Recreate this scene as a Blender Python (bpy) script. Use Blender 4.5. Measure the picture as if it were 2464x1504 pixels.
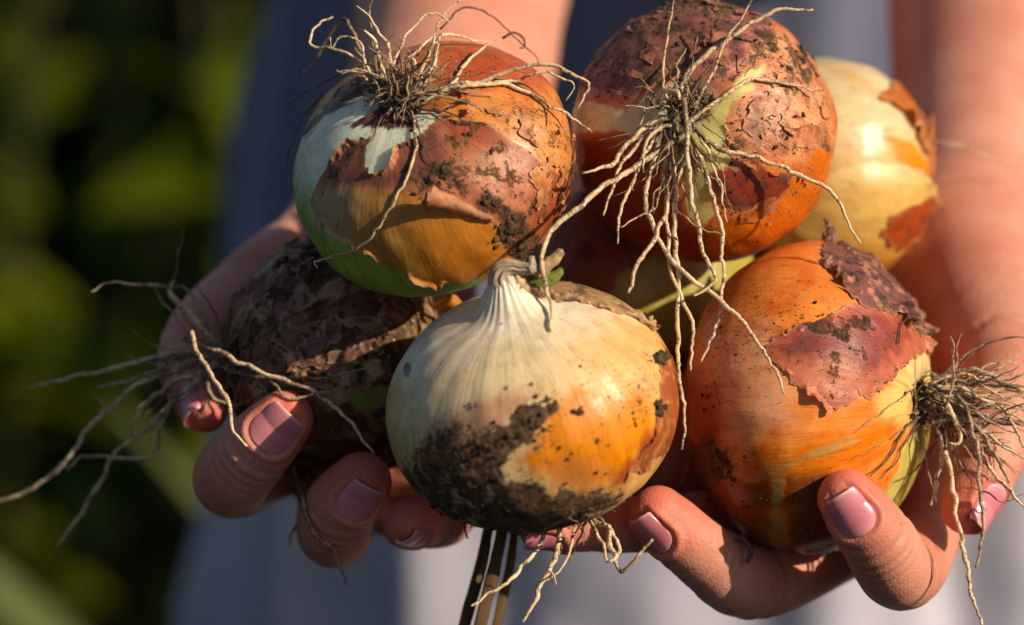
import bpy, math, random
import numpy as np
from mathutils import Vector, Matrix

random.seed(7)
rng = np.random.default_rng(11)
scene = bpy.context.scene
for o in list(bpy.data.objects):
    bpy.data.objects.remove(o)

# ------------------------------------------------------------------ frame of reference
# The still life is laid out on a drawing plane through the onions, tilted like the hands are held.
# One drawing unit = 0.095 mm.  x right, y up the plane, z out of the plane.
KU = 9.5e-5
DIST = 8421.0
TH = math.radians(22.0)
ORG = np.array([0.0, 0.0, 1.05])
AX = np.array([1.0, 0.0, 0.0])
AY = np.array([0.0, math.sin(TH), math.cos(TH)])
AZ = np.array([0.0, -math.cos(TH), math.sin(TH)])
BASIS = np.stack([AX, AY, AZ])            # rows

def W(p):
    """drawing units -> world metres"""
    return ORG + KU * (np.asarray(p, float) @ BASIS)

def P(px, py, z=0.0):
    """spot on the sketch + height above the drawing plane -> drawing units"""
    s = (DIST - z) / DIST
    return np.array([(px - 1232.0) * s, (752.0 - py) * s, z])

def proj(V):
    s = DIST / (DIST - V[..., 2])
    return 1232.0 + V[..., 0] * s, 752.0 - V[..., 1] * s

# ------------------------------------------------------------------ camera, sky, sun, exposure
cam_d = bpy.data.cameras.new("Camera")
cam = bpy.data.objects.new("Camera", cam_d)
scene.collection.objects.link(cam)
cam.location = Vector(W([0, 0, DIST]))
cam.rotation_euler = (math.radians(90) - TH, 0, 0)
cam_d.sensor_width = 36.0
cam_d.lens = 36.0 * DIST / 2464.0
cam_d.clip_start = 0.05
cam_d.clip_end = 300.0
cam_d.dof.use_dof = True
cam_d.dof.focus_distance = (DIST - 330.0) * KU
cam_d.dof.aperture_fstop = 7.2
scene.camera = cam

SUN = np.array([0.74, 0.38, 0.555])        # towards the sun, in the drawing frame
SUN = SUN / np.linalg.norm(SUN)
sun_w = SUN @ BASIS
elev = math.asin(sun_w[2])
azim = math.atan2(sun_w[0], sun_w[1])
world = bpy.data.worlds.new("World")
scene.world = world
world.use_nodes = True
wn = world.node_tree.nodes
wl = world.node_tree.links
wn.clear()
wo = wn.new("ShaderNodeOutputWorld")
wb = wn.new("ShaderNodeBackground")
ws = wn.new("ShaderNodeTexSky")
ws.sky_type = 'NISHITA'
ws.sun_disc = False
ws.sun_elevation = elev
ws.sun_rotation = azim
wb.inputs[1].default_value = 0.06
wl.new(ws.outputs[0], wb.inputs[0])
wl.new(wb.outputs[0], wo.inputs[0])

sun_d = bpy.data.lights.new("Sun", 'SUN')
sun_d.energy = 5.0
sun_d.angle = math.radians(0.53)
sun_d.color = (1.0, 0.86, 0.67)
sun_o = bpy.data.objects.new("Sun", sun_d)
scene.collection.objects.link(sun_o)
sun_o.rotation_euler = Vector(sun_w).to_track_quat('Z', 'Y').to_euler()
sun_o.location = (2, -1, 3)

vs = scene.view_settings
vs.view_transform = 'Standard'
vs.look = 'None'
vs.exposure = 0.08
vs.gamma = 1.0
vs.use_curve_mapping = False
scene.cycles.use_denoising = True
scene.cycles.max_bounces = 8
scene.cycles.sample_clamp_indirect = 4.0

# ------------------------------------------------------------------ noise
_L = 64
_lat = rng.random((_L, _L, _L)).astype(np.float32)

def vnoise(p):
    p = np.asarray(p, np.float32)
    i = np.floor(p).astype(np.int32)
    f = p - i
    f = f * f * (3 - 2 * f)
    i0 = i & (_L - 1)
    i1 = (i + 1) & (_L - 1)
    x0, y0, z0 = i0[..., 0], i0[..., 1], i0[..., 2]
    x1, y1, z1 = i1[..., 0], i1[..., 1], i1[..., 2]
    fx, fy, fz = f[..., 0], f[..., 1], f[..., 2]
    a = _lat[x0, y0, z0] * (1 - fx) + _lat[x1, y0, z0] * fx
    b = _lat[x0, y1, z0] * (1 - fx) + _lat[x1, y1, z0] * fx
    c = _lat[x0, y0, z1] * (1 - fx) + _lat[x1, y0, z1] * fx
    d = _lat[x0, y1, z1] * (1 - fx) + _lat[x1, y1, z1] * fx
    return (a * (1 - fy) + b * fy) * (1 - fz) + (c * (1 - fy) + d * fy) * fz

def fbm(p, scale, octv=4, off=0.0):
    """value noise, about -1..1; scale = feature size in units"""
    p = np.asarray(p, np.float32) / scale + off
    s = 0; a = 1.0; t = 0
    for k in range(octv):
        s = s + a * (vnoise(p + 17.3 * k) * 2 - 1)
        t += a
        p = p * 2.03
        a *= 0.55
    return s / t * 1.6

def sstep(a, b, x):
    t = np.clip((x - a) / (b - a), 0, 1)
    return t * t * (3 - 2 * t)

def C8(r, g, b):
    v = np.array([r, g, b], float) / 255.0
    return np.where(v <= 0.04045, v / 12.92, ((v + 0.055) / 1.055) ** 2.4)

# ------------------------------------------------------------------ mesh + object helpers
col = scene.collection

def mesh_np(name, V, F, smooth=True):
    """V (n,3); F list of arrays (m,k)"""
    me = bpy.data.meshes.new(name)
    V = np.asarray(V, np.float32)
    if not isinstance(F, (list, tuple)):
        F = [F]
    F = [f for f in F if len(f)]
    nl = sum(f.size for f in F)
    npoly = sum(len(f) for f in F)
    me.vertices.add(len(V))
    me.vertices.foreach_set("co", V.ravel())
    me.loops.add(nl)
    me.loops.foreach_set("vertex_index", np.concatenate([f.ravel() for f in F]).astype(np.int32))
    me.polygons.add(npoly)
    st = []; acc = 0
    for f in F:
        st.append(acc + np.arange(len(f)) * f.shape[1]); acc += f.size
    me.polygons.foreach_set("loop_start", np.concatenate(st).astype(np.int32))
    me.polygons.foreach_set("use_smooth", np.full(npoly, smooth))
    me.update(calc_edges=True)
    return me

def set_attr(me, name, data):
    data = np.asarray(data, np.float32)
    if data.ndim == 1:
        a = me.attributes.new(name, 'FLOAT', 'POINT'); a.data.foreach_set("value", data)
    else:
        if data.shape[1] == 3:
            data = np.concatenate([data, np.ones((len(data), 1), np.float32)], 1)
        a = me.attributes.new(name, 'FLOAT_COLOR', 'POINT'); a.data.foreach_set("color", data.ravel())

def link(name, me, mat, parent=None, loc=None):
    o = bpy.data.objects.new(name, me)
    col.objects.link(o)
    if mat is not None and me is not None and len(me.materials) == 0:
        me.materials.append(mat)
    if parent is not None:
        o.parent = parent
    if loc is not None:
        o.location = loc
    return o

def tag(o, label, cat=None, group=None, kind=None):
    o["label"] = label
    if cat: o["category"] = cat
    if group: o["group"] = group
    if kind: o["kind"] = kind
    return o

def thing(name, base_u, label, cat, group=None):
    e = bpy.data.objects.new(name, None)
    e.empty_display_size = 0.01
    col.objects.link(e)
    e.location = Vector(W(base_u))
    tag(e, label, cat, group)
    return e

def part(name, V_u, F, mat, root, attrs=None, smooth=True):
    """mesh given in drawing units, child of root"""
    V = W(V_u) - np.array(root.location)
    me = mesh_np(name, V, F, smooth)
    if attrs:
        for k, d in attrs.items():
            set_attr(me, k, d)
    return link(name, me, mat, root)

def catmull(pts, n):
    pts = np.asarray(pts, float)
    if len(pts) == 2:
        t = np.linspace(0, 1, n)[:, None]
        return pts[0] * (1 - t) + pts[1] * t
    Q = np.vstack([2 * pts[0] - pts[1], pts, 2 * pts[-1] - pts[-2]])
    d = np.linalg.norm(np.diff(pts[:, :3], axis=0), axis=1)
    cum = np.concatenate([[0], np.cumsum(d)])
    out = []
    for s in np.linspace(0, cum[-1], n):
        i = min(max(np.searchsorted(cum, s, side='right') - 1, 0), len(pts) - 2)
        t = (s - cum[i]) / max(d[i], 1e-6)
        p0, p1, p2, p3 = Q[i], Q[i + 1], Q[i + 2], Q[i + 3]
        out.append(0.5 * (2 * p1 + (p2 - p0) * t + (2 * p0 - 5 * p1 + 4 * p2 - p3) * t * t + (3 * p1 - p0 - 3 * p2 + p3) * t ** 3))
    return np.array(out)

def tube_mesh(C, R, sides=8, flat=None, ridge=None):
    """tube along points C with radii R; returns V,F,t"""
    n = len(C)
    T = np.gradient(C, axis=0)
    T /= np.linalg.norm(T, axis=1)[:, None] + 1e-9
    up = np.array([0.3, 0.2, 0.93])
    N = np.zeros_like(C)
    v = up - T[0] * (up @ T[0]); v /= np.linalg.norm(v)
    N[0] = v
    for i in range(1, n):
        v = N[i - 1] - T[i] * (N[i - 1] @ T[i])
        N[i] = v / (np.linalg.norm(v) + 1e-9)
    B = np.cross(T, N)
    a = np.arange(sides) * 2 * math.pi / sides
    rad = np.ones((n, sides)) * np.asarray(R)[:, None]
    if ridge is not None:
        rad = rad * ridge(a[None, :], np.linspace(0, 1, n)[:, None])
    ca, sa = np.cos(a), np.sin(a)
    fl = np.ones(n) if flat is None else np.asarray(flat)
    V = C[:, None, :] + rad[..., None] * (ca[None, :, None] * N[:, None, :] * fl[:, None, None] + sa[None, :, None] * B[:, None, :])
    V = V.reshape(-1, 3)
    i = np.arange(n - 1)[:, None] * sides; j = np.arange(sides)[None, :]; j2 = (j + 1) % sides
    F = np.stack([i + j, i + j2, i + sides + j2, i + sides + j], -1).reshape(-1, 4)
    V = np.vstack([V, C[:1] - T[:1] * R[0] * 0.3, C[-1:] + T[-1:] * R[-1] * 0.5])
    jj = np.arange(sides); k0 = n * sides; k1 = k0 + 1
    cap0 = np.stack([np.full(sides, k0), (jj + 1) % sides, jj], -1)
    b = (n - 1) * sides
    cap1 = np.stack([np.full(sides, k1), b + jj, b + (jj + 1) % sides], -1)
    t = np.concatenate([np.repeat(np.linspace(0, 1, n), sides), [0, 1]])
    return V, [F, np.vstack([cap0, cap1])], t

# depth map of what has been laid down so far (so that roots lie on top of it)
ZB = np.full((420, 660), -1e9)
def zb_add(V):
    px, py = proj(V)
    i = ((py + 80) / 4).astype(int); j = ((px + 80) / 4).astype(int)
    ok = (i >= 0) & (i < 420) & (j >= 0) & (j < 660)
    np.maximum.at(ZB, (i[ok], j[ok]), V[ok, 2])
def zb_get(C):
    px, py = proj(C)
    i = np.clip(((py + 80) / 4).astype(int), 1, 418); j = np.clip(((px + 80) / 4).astype(int), 1, 658)
    z = ZB[i, j]
    for a in (-1, 0, 1):
        for b in (-1, 0, 1):
            z = np.maximum(z, ZB[i + a, j + b])
    return z

# ------------------------------------------------------------------ material helpers
class NT:
    def __init__(s, name):
        s.m = bpy.data.materials.new(name); s.m.use_nodes = True
        s.t = s.m.node_tree; s.t.nodes.clear()
        s.out = s.n("ShaderNodeOutputMaterial")
    def n(s, k, **kw):
        x = s.t.nodes.new(k)
        for a, v in kw.items(): setattr(x, a, v)
        return x
    def l(s, a, b): s.t.links.new(a, b)
    def val(s, sock, v):
        if hasattr(v, "node"): s.l(v, sock)
        else: sock.default_value = v
    def attr(s, name, out="Color"):
        a = s.n("ShaderNodeAttribute", attribute_name=name); return a.outputs[out]
    def coord(s, out="Object", scale=None):
        c = s.n("ShaderNodeTexCoord").outputs[out]
        if scale is None: return c
        m = s.n("ShaderNodeMapping"); s.l(c, m.inputs[0]); m.inputs[3].default_value = scale
        return m.outputs[0]
    def noise(s, vec, scale, detail=4, rough=0.55, dist=0.0):
        x = s.n("ShaderNodeTexNoise"); s.l(vec, x.inputs["Vector"])
        x.inputs["Scale"].default_value = scale; x.inputs["Detail"].default_value = detail
        x.inputs["Roughness"].default_value = rough; x.inputs["Distortion"].default_value = dist
        return x.outputs["Fac"]
    def math(s, op, a, b=0.5, c=None, clamp=False):
        x = s.n("ShaderNodeMath", operation=op, use_clamp=clamp)
        s.val(x.inputs[0], a); s.val(x.inputs[1], b)
        if c is not None: s.val(x.inputs[2], c)
        return x.outputs[0]
    def mapr(s, v, a, b, c=0.0, d=1.0):
        x = s.n("ShaderNodeMapRange", clamp=True)
        s.val(x.inputs[0], v); s.val(x.inputs[1], a); s.val(x.inputs[2], b); s.val(x.inputs[3], c); s.val(x.inputs[4], d)
        return x.outputs[0]
    def mix(s, f, a, b, mode='MIX'):
        x = s.n("ShaderNodeMix", data_type='RGBA', blend_type=mode)
        s.val(x.inputs[0], f)
        for sock, v in ((x.inputs[6], a), (x.inputs[7], b)):
            if hasattr(v, "node"): s.l(v, sock)
            else: sock.default_value = (*v, 1.0) if len(v) == 3 else v
        return x.outputs[2]
    def sep(s, c):
        x = s.n("ShaderNodeSeparateColor"); s.l(c, x.inputs[0]); return x.outputs
    def ramp(s, v, stops):
        x = s.n("ShaderNodeValToRGB"); s.val(x.inputs[0], v)
        e = x.color_ramp.elements
        while len(e) < len(stops): e.new(0.5)
        for k, (p, c) in enumerate(stops):
            e[k].position = p; e[k].color = (*c, 1.0)
        return x.outputs[0]
    def bump(s, h, strength, dist, prev=None):
        x = s.n("ShaderNodeBump"); x.inputs["Strength"].default_value = strength
        x.inputs["Distance"].default_value = dist; s.l(h, x.inputs["Height"])
        if prev is not None: s.l(prev, x.inputs["Normal"])
        return x.outputs[0]
    def bsdf(s, **kw):
        b = s.n("ShaderNodeBsdfPrincipled")
        for k, v in kw.items():
            k = k.replace("_", " ")
            sock = b.inputs[k]
            if hasattr(v, "node"): s.l(v, sock)
            elif isinstance(v, tuple) and len(v) == 3 and sock.type == 'RGBA': sock.default_value = (*v, 1)
            else: sock.default_value = v
        return b

SOIL_D = tuple(C8(40, 31, 26)); SOIL_L = tuple(C8(136, 106, 78))

def mat_onion(name, rough=0.36, sss=0.0, transl=0.0, fib=1.0, mott=0.6):
    t = NT(name)
    obj = t.coord("Object")
    c = t.attr("Col"); mk = t.sep(t.attr("Msk"))
    ang = t.attr("Ang")                              # azimuth (cos, sin, latitude) so veins follow the meridians
    mp = t.n("ShaderNodeMapping"); t.l(ang, mp.inputs[0]); mp.inputs[3].default_value = (1, 1, 0.035)
    vein = t.noise(mp.outputs[0], 26.0, 4, 0.6)
    vein2 = t.noise(mp.outputs[0], 9.0, 3, 0.55)
    thin = t.mapr(t.math('ABSOLUTE', t.math('SUBTRACT', vein2, 0.5)), 0.0, 0.012, 1.0, 0.0)
    blot = t.noise(obj, 130.0, 5, 0.6)
    fine = t.noise(obj, 900.0, 4, 0.65)
    base = t.mix(t.mapr(vein, 0.35, 0.68, 0.0, 0.21 * fib), c, (0.5, 0.33, 0.19), 'MULTIPLY')
    base = t.mix(t.math('MULTIPLY', thin, 0.5 * fib), base, (0.45, 0.28, 0.16), 'MULTIPLY')
    base = t.mix(t.mapr(blot, 0.42, 0.60, 0.0, 0.42 * mott), base, (0.56, 0.40, 0.32), 'MULTIPLY')
    base = t.mix(t.mapr(t.noise(obj, 330.0, 6, 0.7), 0.50, 0.66, 0.0, 0.45 * mott), base, (0.52, 0.36, 0.28), 'MULTIPLY')
    base = t.mix(t.mapr(fine, 0.5, 0.75, 0.0, 0.16), base, (0.6, 0.5, 0.4), 'MULTIPLY')
    hs = t.n("ShaderNodeHueSaturation"); hs.inputs["Saturation"].default_value = 1.04; t.l(base, hs.inputs["Color"]); base = hs.outputs[0]
    vc = t.n("ShaderNodeTexVoronoi", feature='DISTANCE_TO_EDGE'); vc.inputs["Scale"].default_value = 150.0
    wob = t.n("ShaderNodeVectorMath", operation='MULTIPLY_ADD'); nz_ = t.n("ShaderNodeTexNoise"); t.l(obj, nz_.inputs["Vector"]); nz_.inputs["Scale"].default_value = 300.0
    t.l(nz_.outputs["Color"], wob.inputs[0]); wob.inputs[1].default_value = (0.008, 0.008, 0.008); t.l(obj, wob.inputs[2]); t.l(wob.outputs[0], vc.inputs["Vector"])
    crack = t.math('MULTIPLY', t.mapr(vc.outputs["Distance"], 0.0, 0.035, 1.0, 0.0), t.mapr(t.noise(obj, 70.0, 3, 0.6), 0.50, 0.62))
    crack = t.math('MULTIPLY', crack, t.mapr(mk[1], 0.15, 0.5))
    base = t.mix(t.math('MULTIPLY', crack, 0.3), base, (0.16, 0.07, 0.035))
    # soil film: attribute sets how much, noise where
    dn = t.noise(obj, 260.0, 7, 0.68, 0.3)
    thr = t.mapr(mk[0], 0.0, 1.0, 0.80, 0.26)
    d1 = t.mapr(t.math('SUBTRACT', t.math('ADD', dn, t.mapr(t.noise(obj, 1000.0, 4, 0.7), 0.3, 0.7, -0.06, 0.06)), thr), -0.02, 0.12)
    sn = t.noise(obj, 620.0, 3, 0.5)
    d2 = t.mapr(t.math('SUBTRACT', sn, t.mapr(mk[1], 0.0, 1.0, 0.84, 0.54)), 0.0, 0.03)
    sn2 = t.noise(obj, 1700.0, 3, 0.55)
    d3 = t.math('MULTIPLY', t.mapr(t.math('SUBTRACT', sn2, t.mapr(mk[1], 0.0, 1.0, 0.80, 0.50)), 0.0, 0.05), 0.8)
    dirt = t.math('MAXIMUM', t.math('MAXIMUM', d1, d2), d3)
    soil = t.ramp(t.noise(obj, 480.0, 5, 0.7), [(0.38, SOIL_D), (0.70, SOIL_L)])
    dust = t.math('MULTIPLY', t.mapr(t.math('SUBTRACT', dn, thr), -0.16, 0.04), 0.5)
    base = t.mix(dust, base, tuple(C8(134, 100, 70)))
    base2 = t.mix(t.math('MULTIPLY', dirt, 0.94), base, soil)
    rg = t.mapr(dirt, 0.0, 1.0, rough, 0.95)
    rg = t.math('ADD', rg, t.mapr(fine, 0.3, 0.7, -0.06, 0.10))
    n1 = t.bump(vein, 0.35 * fib, 0.0004)
    n2 = t.bump(t.noise(obj, 420.0, 5, 0.65), 0.20, 0.0004, n1)
    n3 = t.bump(t.math('MULTIPLY', dirt, t.math('ADD', t.noise(obj, 1100.0, 4, 0.7), 0.4)), 0.9, 0.0007, n2)
    b = t.bsdf(Base_Color=base2, Roughness=rg, Normal=n3)
    b.inputs["Specular IOR Level"].default_value = 0.5
    t.l(t.mapr(dirt, 0, 1, 0.5, 0.1), b.inputs["Specular IOR Level"])
    if sss:
        t.l(t.math('MULTIPLY', mk[2], sss), b.inputs["Subsurface Weight"])
        b.inputs["Subsurface Radius"].default_value = (1.0, 0.7, 0.35)
        b.inputs["Subsurface Scale"].default_value = 0.007
    if transl:
        tr = t.n("ShaderNodeBsdfTranslucent"); t.l(base2, tr.inputs[0]); t.l(n3, tr.inputs["Normal"])
        mx = t.n("ShaderNodeMixShader"); mx.inputs[0].default_value = transl
        t.l(b.outputs[0], mx.inputs[1]); t.l(tr.outputs[0], mx.inputs[2]); t.l(mx.outputs[0], t.out.inputs[0])
    else:
        t.l(b.outputs[0], t.out.inputs[0])
    return t.m

M_BULB = mat_onion("onion_bulb", 0.36, sss=0.6)
M_FLESH = mat_onion("onion_peeled_layer", 0.34, sss=0.4, fib=1.0, mott=0.35)
M_SKIN = mat_onion("onion_papery_skin", 0.46, transl=0.22)

def mat_root(name, c1, c2, dirt):
    t = NT(name)
    obj = t.coord("Object"); tt = t.attr("T", "Fac")
    n = t.noise(obj, 420.0, 5, 0.65); n2 = t.noise(obj, 1500.0, 3, 0.6)
    base = t.mix(t.mapr(n, 0.35, 0.65), c1, c2)
    n3 = t.noise(obj, 260.0, 4, 0.6)
    f = t.mapr(t.math('ADD', t.math('ADD', n2, t.mapr(n3, 0.45, 0.7, -0.04, 0.16)), t.mapr(tt, 0.0, 0.3, 0.22, 0.0)), 0.58 - dirt, 0.68 - dirt)
    base = t.mix(t.math('MULTIPLY', f, 0.8), base, tuple(C8(66, 50, 38)))
    b = t.bsdf(Base_Color=base, Roughness=0.62, Normal=t.bump(t.noise(obj, 1300, 3, 0.6), 0.5, 0.0003))
    b.inputs["Subsurface Weight"].default_value = 0.12
    b.inputs["Subsurface Radius"].default_value = (1, .7, .4); b.inputs["Subsurface Scale"].default_value = 0.0015
    t.l(b.outputs[0], t.out.inputs[0]); return t.m

M_ROOT = mat_root("root_cream", tuple(C8(232, 208, 168)), tuple(C8(190, 154, 112)), 0.04)
M_ROOT_D = mat_root("root_weathered", tuple(C8(190, 164, 132)), tuple(C8(132, 104, 78)), 0.06)
M_HAIR = mat_root("root_hair_dark", tuple(C8(120, 88, 62)), tuple(C8(72, 52, 38)), 0.05)

def mat_soil():
    t = NT("soil"); obj = t.coord("Object")
    c = t.ramp(t.noise(obj, 700, 6, 0.7), [(0.3, tuple(C8(44, 34, 28))), (0.55, tuple(C8(92, 74, 58))), (0.75, tuple(C8(132, 108, 84)))])
    b = t.bsdf(Base_Color=c, Roughness=0.95, Normal=t.bump(t.noise(obj, 1500, 5, 0.7), 0.9, 0.0008))
    b.inputs["Specular IOR Level"].default_value = 0.1
    t.l(b.outputs[0], t.out.inputs[0]); return t.m
M_SOIL = mat_soil()

def mat_skin():
    t = NT("skin"); obj = t.coord("Object")
    mk = t.sep(t.attr("Msk"))
    n = t.noise(obj, 60, 4, 0.55); n2 = t.noise(obj, 300, 4, 0.6)
    base = t.mix(t.mapr(n, 0.35, 0.65), tuple(C8(216, 152, 128)), tuple(C8(204, 132, 108)))
    base = t.mix(t.math('MULTIPLY', mk[0], 0.75), base, tuple(C8(214, 108, 88)))
    base = t.mix(t.mapr(n2, 0.45, 0.7, 0.0, 0.2), base, tuple(C8(188, 108, 86)))
    base = t.mix(t.math('MULTIPLY', mk[1], 0.5), base, tuple(C8(140, 84, 66)))
    gr = t.mapr(t.math('SUBTRACT', t.noise(obj, 700, 5, 0.7), t.mapr(mk[2], 0, 1, 0.76, 0.55)), 0.0, 0.05)
    base = t.mix(t.math('MULTIPLY', gr, 0.7), base, tuple(C8(82, 56, 44)))
    vo = t.n("ShaderNodeTexVoronoi", feature='DISTANCE_TO_EDGE'); t.l(obj, vo.inputs["Vector"]); vo.inputs["Scale"].default_value = 900
    h = t.math('ADD', t.mapr(vo.outputs["Distance"], 0.0, 0.25), t.math('MULTIPLY', t.noise(obj, 420, 4, 0.6), 1.2))
    b = t.bsdf(Base_Color=base, Roughness=t.mapr(n2, 0.3, 0.7, 0.46, 0.64), Normal=t.bump(h, 0.22, 0.0003))
    b.inputs["Subsurface Weight"].default_value = 0.4
    b.inputs["Subsurface Radius"].default_value = (1.0, 0.32, 0.16)
    b.inputs["Subsurface Scale"].default_value = 0.0028
    b.inputs["Specular IOR Level"].default_value = 0.4
    t.l(b.outputs[0], t.out.inputs[0]); return t.m
M_PERSON = mat_skin()

def mat_nail():
    t = NT("nail"); obj = t.coord("Object"); tt = t.attr("T", "Fac")
    n = t.noise(obj, 250, 3, 0.5)
    base = t.ramp(tt, [(0.0, tuple(C8(226, 160, 160))), (0.25, tuple(C8(212, 126, 138))), (0.90, tuple(C8(216, 134, 142))), (0.97, tuple(C8(232, 180, 170)))])
    base = t.mix(t.mapr(n, 0.4, 0.7, 0, 0.15), base, tuple(C8(180, 90, 110)))
    b = t.bsdf(Base_Color=base, Roughness=0.3)
    b.inputs["Coat Weight"].default_value = 0.12; b.inputs["Coat Roughness"].default_value = 0.12
    b.inputs["Subsurface Weight"].default_value = 0.3; b.inputs["Subsurface Radius"].default_value = (1, .4, .35); b.inputs["Subsurface Scale"].default_value = 0.002
    t.l(b.outputs[0], t.out.inputs[0]); return t.m
M_NAIL = mat_nail()

def mat_cloth(name, ca, cb, cc):
    t = NT(name); obj = t.coord("Object")
    n = t.noise(obj, 14, 4, 0.6); w1 = t.noise(t.coord("Object", (1, 1, 0.06)), 900, 2, 0.5)
    base = t.mix(t.mapr(n, 0.3, 0.7), ca, cb)
    base = t.mix(t.mapr(w1, 0.4, 0.7, 0, 0.25), base, cc)
    b = t.bsdf(Base_Color=base, Roughness=0.85, Normal=t.bump(w1, 0.3, 0.0006))
    b.inputs["Sheen Weight"].default_value = 0.15
    t.l(b.outputs[0], t.out.inputs[0]); return t.m
M_CLOTH = mat_cloth("skirt_cotton", tuple(C8(196, 190, 198)), tuple(C8(178, 174, 188)), tuple(C8(150, 148, 168)))
M_DRESS_TOP = mat_cloth("dress_top_shaded", tuple(C8(128, 132, 156)), tuple(C8(112, 116, 142)), tuple(C8(90, 94, 118)))  # upper part of the same dress, arm shade put into a darker blue

def mat_leaf(name, c1, c2, tr=0.35):
    t = NT(name); obj = t.coord("Object")
    c = t.mix(t.mapr(t.noise(obj, 22, 4, 0.6), 0.3, 0.7), c1, c2)
    c = t.mix(t.mapr(t.noise(obj, 150, 4, 0.6), 0.5, 0.75, 0, 0.4), c, tuple(0.6 * x for x in c1))
    b = t.bsdf(Base_Color=c, Roughness=0.65)
    b.inputs["Specular IOR Level"].default_value = 0.04
    x = t.n("ShaderNodeBsdfTranslucent"); t.l(c, x.inputs[0])
    mx = t.n("ShaderNodeMixShader"); mx.inputs[0].default_value = tr
    t.l(b.outputs[0], mx.inputs[1]); t.l(x.outputs[0], mx.inputs[2]); t.l(mx.outputs[0], t.out.inputs[0])
    return t.m
M_LEAF = mat_leaf("garden_leaf", (0.022, 0.050, 0.002), (0.070, 0.095, 0.003), 0.4)
M_LEAF_Y = mat_leaf("garden_leaf_yellow", (0.060, 0.088, 0.003), (0.13, 0.145, 0.004), 0.4)
M_LEAF_SHADE = mat_leaf("garden_leaf_shaded", (0.002, 0.008, 0.001), (0.006, 0.016, 0.001), 0.25)  # leaf colour taken near black, so the bed's shade is in the pigment
M_STEM = mat_leaf("garden_stem", (0.05, 0.07, 0.02), (0.08, 0.07, 0.03), 0.0)
M_DRY = mat_leaf("dry_blade", (0.17, 0.19, 0.07), (0.12, 0.15, 0.04), 0.25)
M_STALK = mat_leaf("dark_stalk", tuple(C8(112, 86, 60)), tuple(C8(70, 54, 40)), 0.05)
M_SPROUT = mat_leaf("green_sprout", tuple(C8(112, 126, 52)), tuple(C8(140, 140, 74)), 0.15)

def mat_ground():
    t = NT("garden_soil"); obj = t.coord("Object")
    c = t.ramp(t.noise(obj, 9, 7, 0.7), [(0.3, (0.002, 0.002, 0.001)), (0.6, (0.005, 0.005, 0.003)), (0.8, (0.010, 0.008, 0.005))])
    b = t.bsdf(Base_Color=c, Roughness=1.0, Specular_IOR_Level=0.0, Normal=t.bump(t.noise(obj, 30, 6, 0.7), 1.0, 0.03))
    t.l(b.outputs[0], t.out.inputs[0]); return t.m
M_GROUND = mat_ground()

# ------------------------------------------------------------------ ground
gv = []; gf = []
N = 60
gx = np.sign(np.linspace(-1, 1, N)) * np.abs(np.linspace(-1, 1, N)) ** 3 * 60
X, Y = np.meshgrid(gx, gx, indexing='ij')
Z = 0.03 * fbm(np.stack([X, Y, 0 * X], -1), 0.7, 3)
V = np.stack([X, Y, Z], -1).reshape(-1, 3)
i, j = np.meshgrid(np.arange(N - 1), np.arange(N - 1), indexing='ij')
F = np.stack([i * N + j, (i + 1) * N + j, (i + 1) * N + j + 1, i * N + j + 1], -1).reshape(-1, 4)
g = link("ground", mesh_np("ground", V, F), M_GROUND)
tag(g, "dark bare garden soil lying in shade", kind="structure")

# ------------------------------------------------------------------ the person: arms and hands as one distance field per arm
def surface_nets(Fd, xs, ys, zs):
    s = Fd < 0
    a = s[:-1] .astype(np.int8) + s[1:]
    a = a[:, :-1] + a[:, 1:]
    a = a[:, :, :-1] + a[:, :, 1:]
    act = (a > 0) & (a < 8)
    ii, jj, kk = np.nonzero(act)
    idx = np.full(act.shape, -1, np.int32)
    idx[ii, jj, kk] = np.arange(len(ii))
    acc = np.zeros((len(ii), 3)); cnt = np.zeros(len(ii))
    corners = [(x, y, z) for x in (0, 1) for y in (0, 1) for z in (0, 1)]
    val = {c: Fd[ii + c[0], jj + c[1], kk + c[2]] for c in corners}
    for c in corners:
        for ax in range(3):
            if c[ax]: continue
            d = list(c); d[ax] = 1; d = tuple(d)
            v0, v1 = val[c], val[d]
            m = (v0 < 0) != (v1 < 0)
            t = np.where(m, v0 / np.where(m, v0 - v1, 1), 0)
            pos = [np.where(m, 1, 0) * c[q] for q in range(3)]
            pos[ax] = t
            for q in range(3): acc[:, q] += np.where(m, pos[q], 0)
            cnt += m
    acc /= cnt[:, None]
    V = np.stack([xs[ii] + acc[:, 0] * (xs[ii + 1] - xs[ii]), ys[jj] + acc[:, 1] * (ys[jj + 1] - ys[jj]), zs[kk] + acc[:, 2] * (zs[kk + 1] - zs[kk])], -1)
    quads = []
    sx = s[:-1] != s[1:]; sx = sx[:, 1:-1, 1:-1]
    i, j, k = np.nonzero(sx); j += 1; k += 1
    q = np.stack([idx[i, j - 1, k - 1], idx[i, j, k - 1], idx[i, j, k], idx[i, j - 1, k]], -1)
    fl = s[i, j, k]; q[~fl] = q[~fl][:, ::-1]; quads.append(q)
    sy = s[:, :-1] != s[:, 1:]; sy = sy[1:-1, :, 1:-1]
    i, j, k = np.nonzero(sy); i += 1; k += 1
    q = np.stack([idx[i - 1, j, k - 1], idx[i - 1, j, k], idx[i, j, k], idx[i, j, k - 1]], -1)
    fl = s[i, j, k]; q[~fl] = q[~fl][:, ::-1]; quads.append(q)
    sz = s[:, :, :-1] != s[:, :, 1:]; sz = sz[1:-1, 1:-1, :]
    i, j, k = np.nonzero(sz); i += 1; j += 1
    q = np.stack([idx[i - 1, j - 1, k], idx[i, j - 1, k], idx[i, j, k], idx[i - 1, j, k]], -1)
    fl = s[i, j, k]; q[~fl] = q[~fl][:, ::-1]; quads.append(q)
    return V, np.concatenate(quads)

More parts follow.
